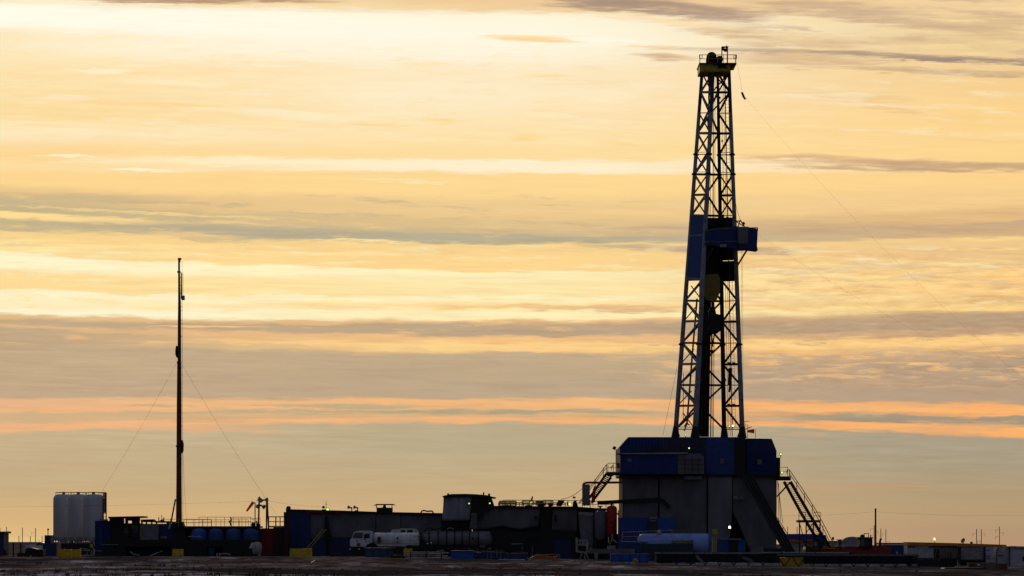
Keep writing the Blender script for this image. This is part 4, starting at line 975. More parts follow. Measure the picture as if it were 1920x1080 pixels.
for i, (c_, l) in enumerate(((371,'first and brightest blue domed tank right of the mast'),(403,'second blue domed tank right of the mast'),(436,'third blue domed tank right of the mast'),(468,'last blue domed tank, beside the loudspeaker pole'))):
    Y = 298; t = T('domed_tank', l, 'tank', c_, Y+1, 'blue domed tanks under the walkway', z=Z(1014,Y))
    r = S(15.5,Y); cc = Vector((X(c_,Y), Y+1.1, 0)); zt = Z(990.5,Y); zb = Z(1014,Y)
    MB().lathe(cc, [(r,zb),(r,zt-.75),(r*.96,zt-.5),(r*.8,zt-.22),(r*.5,zt-.05),(r*.1,zt)], 'Z', 28).build('shell', mat('tank_blue' if i in (0,) else 'tank_dull_blue', (.012,.10,.46) if i == 0 else (.012,.06,.24), .5), t)
    MB().lathe(cc, [(r*1.03,zb+.1),(r*1.03,zb+.28),(r*.9,zb+.28)], 'Z', 28).build('hoop', dblue, t)
MB_ = MB().pb(352,376,1005,1006.6,296.6,.1); one(MB_, 'white_pipe', palesteel, 'short pale pipe before the first blue domed tank', 'pipe')
# windsock, speaker pole, pole
t = T('windsock_pole', 'thin pole of the red windsock above the blue tanks', 'pole', 478, 300, z=Z(988,300)); MB().tube(P(478.3,988,300), P(478.3,942,300), .06, 6).build('shaft', dark, t); MB().bar(P(478,942,300), P(475,943,300), .05).build('arm', dark, t)
ws = MB(); ws.tube(P(475,941.5,300), P(462.5,958.5,300), S(3.0,300), 14, S(1.7,300))
one(ws, 'windsock', sock, 'large red windsock hanging limp above the blue tanks', 'windsock')
def horn(mb, c, d, s):
    c = Vector(c); d = Vector(d).normalized(); mb.tube(c-d*s*.7, c, s*.3, 8, s*.25); mb.tube(c, c+d*s, s*.2, 12, s*.75); return mb
t = T('loudspeaker_pole', 'pole carrying four grey horn loudspeakers and a round lamp', 'loudspeaker pole', 485, 299, z=Z(990,299))
MB().tube(P(484.5,990,299), P(486,938,299), .1, 6).build('shaft', dark, t)
for c_, d_ in (((490,937),(-.6,-.3,.3)),((487,938.5),(.3,-.8,0)),((496,937.5),(.8,-.3,.1)),((491,948.5),(.7,-.5,-.3))):
    horn(MB(), P(*c_,298.8), d_, .38).build('horn_speaker', galv, t)
MB().lathe(P(483.5,949.5,298.8), [(.1,0),(.26,.05),(.26,.15),(.1,.25)], 'Y', 14).build('round_lamp', steel, t)
mb = MB().bar(P(481,939,299), P(498,936,299), .06).bar(P(482,949,299), P(492,947,299), .06).pb(484,486,960,964,298.9,.2); mb.build('crossarm', dark, t)
t = T('utility_pole', 'dark leaning double pole between blue tanks and red container', 'pole', 500, 300, z=Z(992,300))
MB().bar(P(499.5,992,300), P(500,934.5,300), .16).build('shaft', dark, t); MB().bar(P(503.5,992,300), P(500.8,935,300), .17).build('stay', brown, t)
wire(sag(P(501,938.5,300), P(604,950.5,303), .15), .008, 'thin cable from the double pole to the long shelter roof', 'overhead_wire')
wire(sag(P(-10,950.5,340), P(500,939,300), .15), .007, 'thin overhead cable passing behind the silos and the red mast', 'overhead_wire')
wire([P(501,940,300), P(519,966,303)], .010, 'thin stay wire from the double pole to the red container', 'stay_wire')
# red container with railing
t = T('red_container', 'dark red container with a yellow railing on its roof', 'container', 512, 302)
MB().pg(489, 512, 990.5, 302, 3).build('body', mat('dull_red_paint',(.28,.018,.02),.6), t)
MB().pg(512.3, 535, 989, 301.8, 3).build('annexe', mat('dark_red_brown',(.07,.015,.012),.7,rust=(.02,.02,.02)), t)
mb = MB(); rails(mb, [P(504,988,301.9), P(517,988,301.9)], S(19,302), .05, every=1.1); rails(mb, [P(517.5,988,301.9), P(533,988,301.9)], S(19,302), .05, every=.55); mb.pb(504,534,986,989,301.8,.3); mb.build('railing', railyel, t)
MB().pb(532,541,960,1044,301.3,.5).build('ladder_column', mat('dark_red_brown',(0,0,0)), t)
t = T('filter_drum', 'upright blue grey drum left of the red container', 'drum', 485, 301, z=Z(1015,301))
MB().lathe(P(485,1015,302), [(S(4.6,300),0),(S(4.6,300),1.4),(S(3,300),1.65),(.1,1.7)], 'Z', 18).build('shell', dblue, t)
t = T('white_tank', 'small grey white rounded tank under the red container with a lit white plate', 'tank', 482, 292)
MB().lathe(P(482,1026,294), [(.2,-.85),(.45,-.75),(.58,-.4),(.6,.1),(.5,.5),(.2,.62)], 'Z', 22).build('shell', mat('pale_grey_plastic',(.40,.41,.40),.6), t)
MB().prism([(467,1028),(471,1018),(476,1017.2),(472,1028)], 292.5, .08).build('plate', mat('white_sheet',(.8,.8,.76),.4), t)
mb = MB(); [mb.bar(P(a,1031,294), P(a+.5,1046,294), .08) for a in (477,482,487)]; mb.bar(P(474,1037,293), P(490,1037,293), .1); mb.build('stand', steel, t)
mb = MB().path([P(411,1040,288),P(418,1038.2,288),P(426,1038,288),P(432,1040.5,288)], .06).bar(P(407,1037,289),P(407,1042,289),.12).bar(P(412,1037,289),P(412,1042,289),.1)
one(mb, 'bent_pipe', palesteel, 'pale bent pipe on the ground under the long skid', 'pipe')
# ------------------------------------------------------------------ long shelter
YS = 304.0
t = T('long_shelter', 'long low grey clad shelter hall behind the tanker trucks', 'shelter', 680, YS+4)
MB().pg(536, 582, 957, YS-.2, 8).build('end_wall', dblue, t)
MB().pg(582, 829, 963, YS+.4, 8).build('core_wall', dark, t)
MB().cloth(lerp(579,579), lerp(613,611), 959.5, 1012, YS, .1, 11, 12, 8).build('wall_sheet', tarp_d, t)
MB().cloth(lerp(612.5,617), lerp(704,704), lambda q: 959.5+1.5*q, 1009, YS+.05, .12, 12).build('wall_sheet', tarp_d, t)
MB().cloth(lerp(705,705), lerp(751,751), 961.5, 1018, YS, .12, 13, 16, 8).build('wall_sheet', tarp_d, t)
MB().cloth(lerp(752,752), lerp(830,829), 963, 1018, YS+.1, .12, 14, 18, 8).build('wall_sheet', tarp_d, t)
MB().pg(617, 664, 1009.5, YS-.1, .4).build('base_panel', mat('shelter_navy',(.01,.02,.10),.6), t)
MB().pg(586, 612, 1012, YS-.1, .4).build('base_panel', dblue, t)
MB().prism([(538,955.5),(545,954.8),(640,957.2),(705,959.5),(829,962),(829,964.5),(705,962),(640,960.5),(538,959)], YS-.4, 9).build('roof', dark, t)
MB().pb(573,640,959.2,960.6,YS-.5,.1).build('roof_edge', mat('dull_red_paint',(0,0,0)), t)
MB().prism([(610,970),(612.5,966),(614,972),(620,1002),(624,1012),(606,1012)], YS-.35, .2).build('torn_opening', black, t)
MB().pb(641,647,953,966,YS-.4,.25) and None
t2 = T('steel_stair', 'short yellow stair leaning before the long grey shelter', 'stair', 595, YS-2)
strg(t2, [(612,992),(576,1034)], YS-1.6, .06, 'stringer', railyel, .14); strg(t2, [(606,992),(572,1032)], YS-2.4, .06, 'stringer', railyel, .10)
mb = MB(); [mb.bar(P(612-36*k/12,993+42*k/12,YS-2.4), P(612-36*k/12,993+42*k/12,YS-1.6), .15, .03) for k in range(12)]; mb.build('tread', dark, t2)
t = T('roof_fan', 'dark box fan at the left end of the long shelter roof', 'fan', 541, YS, z=Z(957,YS))
MB().lathe(P(541,957,YS+.4), [(S(4,YS),-.0),(S(4.2,YS),.4),(S(3,YS),.5),(.1,.52)], 'Z', 14).build('housing', dark, t); MB().pb(536,537.6,953,957,YS,.3).build('bracket', dark, t)
one(MB().prism([(557,960),(557,957.5),(559,955.6),(560,960)], YS, .4), 'roof_stub', dark, 'tiny dark stub on the shelter roof beside the fan', 'vent')
t = T('beacon_lamp', 'lit green floodlight box with a small aerial on the shelter roof', 'lamp', 611, YS, z=Z(959,YS))
MB().pb(603.5,617.5,955,959,YS,.6).build('base_box', dark, t); MB().prism([(611,951.5),(617,952.5),(618,958),(611,958)], YS-.2, .3).build('lamp_housing', black, t)
MB().prism([(612.2,953),(616.4,953.6),(617,957.2),(612.2,957.4)], YS-.24, .05).build('lamp_lens', lampg, t); MB().tube(P(611.5,956,YS), P(611.5,939,YS), .025, 5).build('aerial', dark, t); MB().ball(P(611.5,945.5,YS), .08, 4).build('aerial_ball', dark, t)
MB().ball(P(606.5,951,YS), .18, 5).build('horn', brown, t)
for c_, l in ((658,'left one of the pair of horn loudspeakers on the shelter roof'),(669,'right one of the pair of horn loudspeakers on the shelter roof')):
    t = T('horn_loudspeaker', l, 'loudspeaker', c_, YS, 'horn loudspeakers on the shelter roof', z=Z(960.5,YS))
    horn(MB(), P(c_-1,951.5,YS-.2), (-.8,-.5,.1), .3).build('horn', galv, t); MB().tube(P(c_+1.5,952,YS), P(c_+1.7,961,YS), .06, 6).build('post', dark, t)
    mb = MB().bar(P(c_-1,954,YS), P(c_+3,954,YS), .06); 
    if c_ > 660: mb.bar(P(c_-4,957.5,YS), P(c_+3,957.5,YS), .12)
    mb.build('bracket', dark, t)
t = T('roof_ventilator', 'square black roof ventilator with a wide raised cap', 'ventilator', 721, YS, z=Z(962,YS))
MB().pb(706,735,951.8,962,YS-.1,2).build('box', black, t)
MB().prism([(700,947.6),(706,944.8),(737,944.8),(742,947.6),(737,946.6),(706,946.6)], YS-.4, 2.8).build('cap', brown, t)
mb = MB(); [mb.bar(P(a,946,YS), P(a,953,YS), .1) for a in (706,735)]; mb.prism([(717,952),(719,947),(723,947),(724,952)], YS, .4); each(mb, 'cap_post', dark, t)
one(MB().path([P(789.5,963,YS),P(790,959,YS),P(792.5,957.4,YS),P(798,957.6,YS),P(800,958.8,YS),P(806,958.4,YS),P(810,958.2,YS),P(812,960.5,YS),P(812.5,963,YS)], .09, 8), 'roof_pipe', brown, 'bent pipe loop on the shelter roof near the tall shed', 'pipe')
# tall shed
t = T('tall_shed', 'tall grey clad shed with curved roof right of the long shelter', 'shed', 875, YS)
MB().cloth(lambda k: 831.5-3.5*k**2, lambda k: 884-3*k, 930, 976, YS-1.2, .14, 21, 14, 8).build('wall_sheet', mat('shed_tarpaulin',(.30,.30,.35),.8, stretch=(2,1,.5), scale=.6, var=.4, bump=.6), t)
MB().prism([(832,931),(886,931),(921.5,933),(927,949),(885,976),(832,974)], YS-1.0, 6).build('core', black, t)
MB().prism([(829,930.2),(838,928),(846,926.2),(872,925.9),(893,926.6),(915,928.6),(922,931),(929.5,932.4),(928,933.6),(922,933.2),(900,931.4),(870,931),(830,931.8)], YS-1.5, 7).build('roof', dark, t)
mb = MB(); mb.pb(838.5,842,925,930,YS-1.6,.3); mb.pb(915,919,925.4,930,YS-1.6,.3); mb.prism([(905,928),(906,922.8),(908,922.8),(908,928)], YS-1, .4); mb.pb(838.5,841,932,936,YS-1.7,.3); each(mb, 'roof_fitting', dark, t)
MB().pg(828,884,974.5,YS-.4,4).build('lower_dark_filler', black, t)  # solid black block, closes the gap so the space below looks dark
mb = MB().cloth(lambda k: 884-4*k, lambda k: 893+3*k, 962, 993, YS-1.5, .2, 22, 6, 6); mb.build('torn_flap', tarp_d, t)
flood(879.5, 944, YS-1.6, 'left lit green lamp on the tall shed wall', lampg, w=4, tilt=.3, g='lamps on the tall shed')
flood(918.5, 943.6, YS-1.6, 'right lit green lamp near the sloping edge of the tall shed', lampg, w=4, tilt=.1, g='lamps on the tall shed')
# mud tank shelters
t = T('mud_tank_shelter', 'low grey tarpaulin covered mud tanks between tall shed and rig', 'shelter', 1000, YS)
MB().pg(886, 1136, 953, YS+.2, 6).build('tank_body', black, t)
MB().cloth(lerp(892,889), lerp(1013,1009), lambda q: 951+1.2*math.sin(q*9), lambda q: 990+2.5*math.sin(q*11), YS-.3, .22, 31, 30, 8).build('wall_sheet', tarp_d, t)
MB().cloth(lerp(1037,1034), lerp(1082,1082), 952, lambda q: 995+3*q, YS-.3, .2, 32, 16, 8).build('wall_sheet', tarp_d, t)
MB().cloth(lerp(1084,1090), lerp(1113,1113), lambda q: 960+.6*q, 1028, YS-.4, .2, 33, 12, 8).build('wall_sheet', mat('shelter_pale_sheet',(.25,.25,.28),.8), t)
mb = MB()
for a, b, w, h in ((898,964,8,8),(1002,967,5,9),(1040,966,4,12)): mb.pb(a,a+w,b,b+h,YS-.75,.1)
each(mb, 'window', black, t)
MB().prism([(884,947.5),(940,948.6),(1080,949.8),(1138,954),(1138,957),(1080,953),(940,952),(884,952)], YS-.6, 6).build('roof_edge', dark, t)
mb = MB()
for a, b in ((933,968),(982,1000)): 
    mb.prism([(a,950),(a+3,947.5),((a+b)/2,946.5),(b-3,947.5),(b,950)], YS-.2, 2)
each(mb, 'roof_mound', dark, t)
mb = MB().bar(P(1086,962,YS-1), P(1113,963,YS-1), .16).bar(P(1096,966,YS-1), P(1110,965.5,YS-1), .14); mb.build('curtain_rail', palesteel, t)
mb = MB()
rails(mb, [P(936.5,948.5,YS-.5), P(968,948.5,YS-.5)], S(8.5,YS), .075, True, .8)
rails(mb, [P(943,948.5,YS+3), P(1000,948.5,YS+3)], S(11,YS), .03, True, 1.2)
rails(mb, [P(979,948.5,YS-.5), P(1037,948.5,YS-.5)], S(9,YS), .06, True, .9)
rails(mb, [P(1018,948.5,YS+3), P(1112,949.5,YS+3)], S(11,YS), .03, True, 1.0)
rails(mb, [P(1092,953,YS), P(1151,953,YS)], S(13.5,YS), .035, True, 1.0)
rails(mb, [P(935,948.5,YS+1.2), P(1060,949,YS+1.2)], S(6,YS), .05, True, .5)
mb.build('roof_railing', railyel, t)
mb = MB(); mb.prism([(994.5,938),(997.5,930.5),(1000,931),(998,938.5)], YS, .3); mb.prism([(1004,938),(1017,938),(1019,941),(1024,944),(1020,949),(1008,949)], YS, 1.2)
mb.prism([(1043,945),(1047,938),(1059,938),(1053,949),(1044,949)], YS, 1); mb.prism([(1063,940),(1066,944),(1066,949),(1063,948)], YS, .3); mb.ball(P(1032,946,YS+.4), .3, 5); mb.build('roof_machine', dark, t)
mb = MB(); [mb.pb(a,a+w,b,b+3,YS-.3,.1) for a, b, w in ((993.5,942,3),(1066.5,943.5,3.4))]; each(mb, 'lit_lamp', lampg, t)
mb = MB(); mb.prism([(1073.5,950),(1075,940),(1078,938),(1081,940),(1084,950)], YS-.8, .8); mb.build('vent_stack', black, t)
MB().pb(1074,1079,931,934.5,YS-.8,.5).build('stack_cap', red, t)
MB().path(sag(P(1052,936,YS), P(1094,914,YR-2), .3, 6), .03).build('feed_cable', dark, t)
mb = MB(); mb.pb(1013,1034,952,1000,YS-.1,.2); mb.build('dark_gap', black, t)
t = T('lower_tanks', 'row of black mud tanks with pipes under the tarpaulin shelters', 'tank', 980, YS-2)
MB().pg(925, 1080, 997, YS-1.2, 1).build('tank_wall', black, t)
MB().pg(1037, 1070, 1012, YS-1.5, .25).build('blue_panel', mat('shelter_navy',(0,0,0)), t)
mb = MB().bar(P(968,1020,YS-1.6), P(1016,1000,YS-1.6), .12).bar(P(960,1020,YS-1.6), P(1012,1003,YS-1.6), .06); mb.build('sloping_pipe', dark, t)
mb = MB(); 
for i in range(16):
    a = 925+i*5+random.uniform(-1,1); mb.bar(P(a,1020+random.uniform(-4,3),YS-3), P(a+random.uniform(-1,3),1044,YS-3), .06)
for y_ in (1020,1028,1036): mb.bar(P(924,y_,YS-3), P(1000,y_+.5,YS-3), .05)
mb.build('pipe_rack', dark, t)
for nm, a, b, tp, bt, m_, l, cat in (('grey_tank',1115,1136,957,1008,mat('tank_grey_steel',(.16,.16,.18),.6),'upright grey cylindrical tank left of the red one','tank'),('red_tank',1137,1157,948,1003,mat('tank_red',(.55,.03,.015),.55,rust=(.12,.012,.01)),'upright red cylindrical tank left of the rig base','tank')):
    Y = 299; t = T(nm, l, cat, (a+b)/2, Y+.7); r = S((b-a)/2,Y); cc = P((a+b)/2, bt, Y+.7); h = Z(tp,Y)-Z(bt,Y)
    MB().lathe(cc, [(r*.5,-.3),(r,0),(r,h-.35),(r*.85,h-.12),(r*.4,h)], 'Z', 24).build('shell', m_, t)
    mb = MB(); [mb.bar(cc+Vector((dx*r,dy*r,.2)), Vector((cc.x+dx*r,cc.y+dy*r,gz(cc.x,Y)-.1)), .14) for dx in (-.8,.8) for dy in (-.5,.5)]; each(mb, 'leg', dark, t)
    mb = MB().tube(cc+Vector((0,0,h-.1)), cc+Vector((0,0,h+.45)), .13, 8).bar(cc+Vector((-.3,0,h+.5)), cc+Vector((.3,0,h+.5)), .12)
    if nm == 'red_tank': mb.bar(cc+Vector((r,0,h*.72)), cc+Vector((r+.2,0,h*.72)), .2).bar(cc+Vector((r+.2,0,h*.85)), cc+Vector((r+.2,0,h*.58)), .16)
    mb.build('fitting', m_, t)
t = T('dark_gap_filler', 'black panels added to darken the gaps behind the upright grey and red tanks', 'panel', 1136, 303)  # added fillers, coloured black so the gaps by the tanks stay dark
MB().pg(1113,1141,959,303,.3).build('panel', black, t); MB().pg(1141.3,1160,1001,303,.3).build('low_panel', black, t)
# ------------------------------------------------------------------ trucks
def wheel(t, c_, py, Y, r):
    w = MB().lathe(P(c_,py,Y), [(r*.55,0),(r*.95,.02),(r,.07),(r,.25),(r*.95,.3),(r*.5,.3)], 'Y', 20).build('tyre', rubber, t)
    MB().lathe(P(c_,py,Y-.01), [(.06,.02),(r*.3,.0),(r*.5,.06),(r*.56,.03),(r*.56,.2)], 'Y', 16).build('rim', steel, w)
YT = 294.0
t = T('tanker_truck', 'white tanker truck with a flat nosed cab facing left', 'tanker truck', 722, YT)
cabm = mat('cab_white', (.74,.75,.80), .4, var=.12)
c_b = MB().prism([(656.5,1024.5),(656.2,1012),(657.5,1010.3),(659.3,1009.5),(663.4,998.2),(665.5,996.2),(676,995),(688,995),(694,995.6),(697.5,997.3),(697.8,1017.5),(693,1018.5),(688,1021),(685.5,1025)], YT, 2.4).build('cab', cabm, t)
MB().prism([(661,1009),(664.8,998.8),(681,998.4),(679.3,1009)], YT-.03, .04).build('windscreen', mat('windscreen_glass',(.09,.09,.11),.1,var=.2,bump=0), c_b)
MB().prism([(683.8,1009.2),(686,1000.4),(693.2,1000.4),(693,1009.2)], YT-.03, .04).build('side_window', glass, c_b)
mb = MB(); mb.pb(682.4,685.4,1002,1009.5,YT-.25,.15); mb.bar(P(682.6,1010.5,YT-.03), P(685.2,1012,YT-.03), .1); mb.pb(692.6,694.8,1014,1015.4,YT-.04,.05); mb.pb(685,687.6,1015,1016.4,YT-.04,.05); mb.build('mirror', black, c_b)
MB().ball(P(669.4,1014.7,YT), .09, 4).build('emblem', dark, c_b)
MB().pb(668.5,675.5,1018.3,1023.8,YT-.03,.04).build('red_plate', mat('faded_red',(.26,.05,.05),.6), c_b)
mb = MB(); mb.pb(669,671.4,993.6,995.4,YT+.3,.15); mb.pb(684.5,686.6,993.4,995.2,YT+.3,.15); mb.build('roof_lamp', mat('marker_red',(.25,.02,.02),.4), c_b)
MB().pb(655.5,684.5,1025,1040,YT+.05,2.3).build('bumper', black, t)
for a in (656.3, 673.3): MB().lathe(P(a,1029.8,YT-.02), [(.02,-.03),(.09,-.02),(.1,.06)], 'Y', 12).build('headlight', mat('headlamp_glass',(.85,.85,.85),.2), t)
MB().pb(684,772,1026,1033,YT+.4,1.6).build('chassis', black, t)
wheel(t, 693, 1034, YT, .5); wheel(t, 750, 1034, YT, .5); wheel(t, 763, 1034, YT, .5)
MB().prism([(685,1025),(688,1020.5),(693,1018.6),(700,1018.4),(706,1021),(710,1026),(710,1029),(685,1029)], YT+.15, 2).build('wheel_arch', black, t)
tk = MB(); cc = P(743,1011.3,YT+1.2); hl = S(41.5,YT); 
tk.lathe(cc, [(.3,-hl-.12),(.72,-hl-.02),(.78,-hl+.05),(.78,hl-.05),(.72,hl+.05),(.3,hl+.12)], 'X', 28); tko = tk.build('tank', white, t)
mb = MB()
for a in (703, 714.5, 740, 770, 784): mb.lathe(P(a,1011.3,YT+1.2), [(.79,-.04),(.80,-.04),(.80,.04),(.79,.04)], 'X', 28)
mb.build('band', mat('pale_band',(.6,.6,.6),.5), tko)
MB().prism([(743,1009),(745.5,1006.3),(748,1009),(745.5,1012)], YT+.40, .1).build('hazard_diamond', mat('hazard_maroon',(.10,.008,.012),.5), tko)
MB().pb(743.4,747.6,1015,1017.5,YT+.40,.1).build('hazard_plate', mat('faded_red',(0,0,0)), tko)
MB().pb(707.5,714,1006.5,1017.5,YT+.2,.2).build('red_cabinet', mat('dull_maroon',(.10,.02,.02),.6), t)
MB().prism([(704,1020),(786,1020),(786,1021.5),(764,1021.5),(762,1024),(704,1024.5)], YT+.25, .3).build('side_rail', mat('pale_band',(0,0,0)), t)
mb = MB(); mb.bar(P(786,998,YT+.5), P(788,1020,YT+.5), .06); mb.bar(P(788,1004,YT+.3), P(784,1012,YT+.3), .06); mb.bar(P(777,1004.5,YT+.5), P(786,1006,YT+.5), .05); mb.build('rear_ladder', dark, t)
# second truck behind
Y2 = 301.5
t = T('vacuum_truck', 'dark grey tank truck parked behind the white tanker', 'tank truck', 830, Y2)
c_b = MB().prism([(731,1002),(734.5,993),(748,992),(751,991),(775,990.8),(781,993),(786,1001),(786,1007),(731,1007)], Y2, 2.4).build('cab', cabm, t)
for a, b in ((752,760),(763.5,774)): MB().prism([(a-1,1001.5),(a,993.5),(b,993.5),(b,1001.5)], Y2-.03, .04).build('side_window', glass, c_b)
MB().pb(733,787,1007,1032,Y2+.05,2.2).build('lower_cab', black, t)
mb = MB().bar(P(781,996,Y2), P(785,1014,Y2), .07).bar(P(776,993,Y2), P(783,1004,Y2), .05); mb.build('exhaust', dark, c_b)
darktank = mat('dark_grey_tank', (.17,.18,.19), .5, rust=(.09,.09,.09), scale=.7)
cc = P(857,1010.8,Y2+1.1); hl = S(64,Y2)
MB().lathe(cc, [(.2,-hl-.12),(.75,-hl),(.93,-hl+.2),(.98,-hl+.4),(.98,hl-.3),(.88,hl-.1),(.55,hl+.1),(.2,hl+.16)], 'X', 30).build('tank', darktank, t)
mb = MB()
for a in (805,822,838,853,867,881,897): mb.lathe(P(a,1010.8,Y2+1.1), [(.985,-.07),(1.05,-.07),(1.05,.07),(.985,.07)], 'X', 30)
mb.build('tank_rib', dark, t)
mb = MB(); mb.pb(795,918,1025,1031,Y2+.2,1.8); mb.build('chassis', black, t)
MB().pb(900,910,1022.6,1026.6,Y2-.1,.15).build('yellow_plate', mat('dull_yellow',(.20,.15,.02),.7), t)
MB().ball(P(887,1010,Y2+.1), .14, 5).build('valve', black, t)
MB().path([P(838,993,Y2+.6),P(841,990.5,Y2+.6),P(847,990,Y2+.6),P(851,993,Y2+.6)], .07).build('hatch_handle', steel, t)
mb = MB().path([P(795,997,Y2+.5),P(804,989,Y2+.4),P(815,993,Y2+.4),P(830,988,Y2+.4),P(834,984,Y2+.4)], .08); mb.build('hose', black, t)
for a in (801.5, 808.5): MB().lathe(P(a,1019-(a-801.5)*.15,Y2-.4), [(.02,-.03),(.10,-.02),(.11,.06)], 'Y', 12).build('work_lamp', mat('headlamp_glass',(0,0,0)), t)
MB().pb(787,812,1016,1031,Y2-.25,.8).build('pump_box', black, t)
for a in (760, 800, 880, 893, 906): wheel(t, a, 1034, Y2, .5)
# ------------------------------------------------------------------ yard clutter in front of the trucks
t = T('blue_skip', 'long faded blue open skip beside the white tanker cab', 'skip', 711, 276)
MB().pg(684, 740, 1027.5, 276, 2).build('body', mat('faded_blue',(.055,.09,.18),.7,rust=(.03,.05,.09)), t)
MB().pb(683,741,1026.8,1028.4,275.9,2.2).build('rim', steel, t); mb = MB(); [mb.pb(a,a+1,1028,1045,275.9,.1) for a in (685,698,713,726,738)]; each(mb, 'stiffener', dblue, t)
t = T('black_crate', 'low black crate right of the faded blue skip', 'crate', 748, 275); MB().pg(741,757,1024,275,2).build('body', black, t); MB().pg(733,764,1041,270,2).build('base', black, t)
one(MB().path([P(742.5,1047,262),P(744.5,1052,260),P(749,1055.5,259)], .045, 6), 'curved_hose', palesteel, 'thin white curved hose end lying before the blue skip', 'hose')
t = T('yellow_pump', 'small bright yellow pump unit under the white tanker', 'pump', 765, 272)
MB().prism([(757,1030),(759,1028),(764,1029.5),(772,1028),(773,1033),(769,1036),(762,1038),(760,1046),(757,1044)], 272, .8).build('housing', yellow, t); MB().pb(760,772,1036,1044,272.3,.5).build('motor', mat('faded_red',(0,0,0)), t)
t = T('pipe_pallet', 'stack of pale thin pipes on a low rack before the dark tank truck', 'pipe stack', 800, 262)
for k, (a, b, y_) in enumerate(((758,829,1035.5),(763,831,1039),(758,840,1042.5),(760,828,1046.3),(770,842,1037))):
    MB().tube(P(a,y_,262+.15*k), P(b,y_+random.uniform(-.5,.8),262+.15*k), .075, 8).build('pipe', palesteel if k % 2 else galv, t)
mb = MB(); [mb.bar(P(a,1033,262), P(a,1052,262), .12) for a in (770,799,828)]; mb.bar(P(760,1048.5,262.4), P(832,1048.5,262.4), .1); mb.build('stand', dark, t)
MB().bar(P(806,1037,261.7), P(830,1031.6,261.8), .08).bar(P(830,1031.6,261.8), P(835,1037,262), .08).bar(P(800,1038,261.7), P(829,1034.5,261.8), .06).build('bent_bar', palesteel, t)
t = T('blue_box', 'bright blue steel box right of the pale pipe stack', 'box', 865, 262)
MB().pg(845, 887, 1033, 262, 2).build('body', blue, t); MB().pb(844.5,887.5,1032,1033.4,261.9,2.2).build('rim', steel, t)
t = T('blue_frame_skid', 'dark blue skid full of thin pipes right of the bright blue box', 'skid', 920, 264)
MB().pg(888, 945, 1035, 264, 2).build('body', dblue, t); mb = MB(); mb.bar(P(889,1044,263.7), P(905,1034,263.7), .05); mb.bar(P(905,1034,263.7), P(945,1033,263.7), .04)
for a in (914,921,932,939): mb.bar(P(a,1030,263.8), P(a,1047,263.8), .06)
mb.path([P(916,1030.5,263.7),P(919,1027.8,263.7),P(921,1029,263.7)], .07); mb.build('frame_bar', steel, t)
t = T('drum_pair', 'low dark blue box with bars left of the orange skip', 'box', 968, 262); MB().pg(946,990,1037,263,1.5).build('body', dblue, t); mb = MB(); [mb.bar(P(a,1024,264), P(a,1046,264), .07) for a in (979,998)]; mb.bar(P(958,1020,264.5), P(980,1019.5,264.5), .12); mb.build('upright', steel, t)
one(MB().tube(P(934,1049.4,258), P(985,1049.8,258), .06, 8), 'ground_pipe', palesteel, 'pale pipe lying on the ground left of the orange skip', 'pipe', 'pipes lying on the ground')
one(MB().tube(P(1056,1053.4,256), P(1076,1053.2,256), .08, 8), 'ground_pipe', palesteel, 'short pale pipe lying right of the orange skip', 'pipe', 'pipes lying on the ground')
t = T('orange_skip', 'low rusty orange open skip on the ground left of the grey frame', 'skip', 1020, 256)
MB().prism([(991,1047.6),(1004,1041),(1040,1043),(1046,1043),(1046,1054),(1038,1055.5),(1010,1051)], 256, 1.6).build('body', orange, t)
MB().pb(1004,1050,1038.8,1040.6,255.8,.4).build('upper_rim', mat('rim_brown',(.30,.22,.15),.7), t); mb = MB().bar(P(988,1046.4,255.8), P(1038,1052,255.8), .12).bar(P(1049,1040,255.9), P(1049,1056,255.9), .1).bar(P(1053,1047,255.9), P(1053,1056,255.9), .1); mb.build('edge_bar', mat('rim_brown',(0,0,0)), t)
t = T('trestle_frame', 'pale grey steel frame like a chair on splayed legs', 'frame', 1092, 270)
mb = MB()
for a in (1081.3, 1101): mb.bar(P(a,1008 if a < 1090 else 1012,270), P(a,1035,270), .22)
for y_ in (1013, 1021.8): mb.bar(P(1081,y_,270), P(1102,y_,270), .14, .16)
for a in (1087.5, 1094): mb.bar(P(a,1013,270), P(a,1021,270), .16)
mb.bar(P(1081,1034,270), P(1102,1036.5,270), .2); mb.build('back_frame', galv, t)
MB().pb(1083,1100,1024,1034,270.1,.1).build('mesh_panel', dark, t)
mb = MB(); [mb.bar(P(a,1036,270), P(b,1051,270), .12) for a, b in ((1091,1087),(1096,1097),(1098,1105))]; each(mb, 'leg', steel, t)
t = T('grey_beam_trestle', 'long horizontal grey steel beam on a post before the red tank', 'beam', 1150, 272)
MB().prism([(1104,1034),(1108,1026),(1113,1029.5),(1140,1029.5),(1190,1029.3),(1190,1037.5),(1104,1038)], 272, .5).build('beam', mat('beam_grey',(.17,.17,.17),.6), t)
MB().prism([(1113,1036),(1122,1036),(1121,1047),(1118,1051),(1116,1047)], 271.8, .4).build('post', steel, t)
mb = MB().path([P(1148,1002,273),P(1148,1012,273)], .07).path([P(1148,1012,273),P(1143,1021,273)], .05).path([P(1150,1012,273),P(1157,1018,273)], .08).pb(1139,1154,1023,1029.4,272.2,.6); mb.build('winch', galv, t)
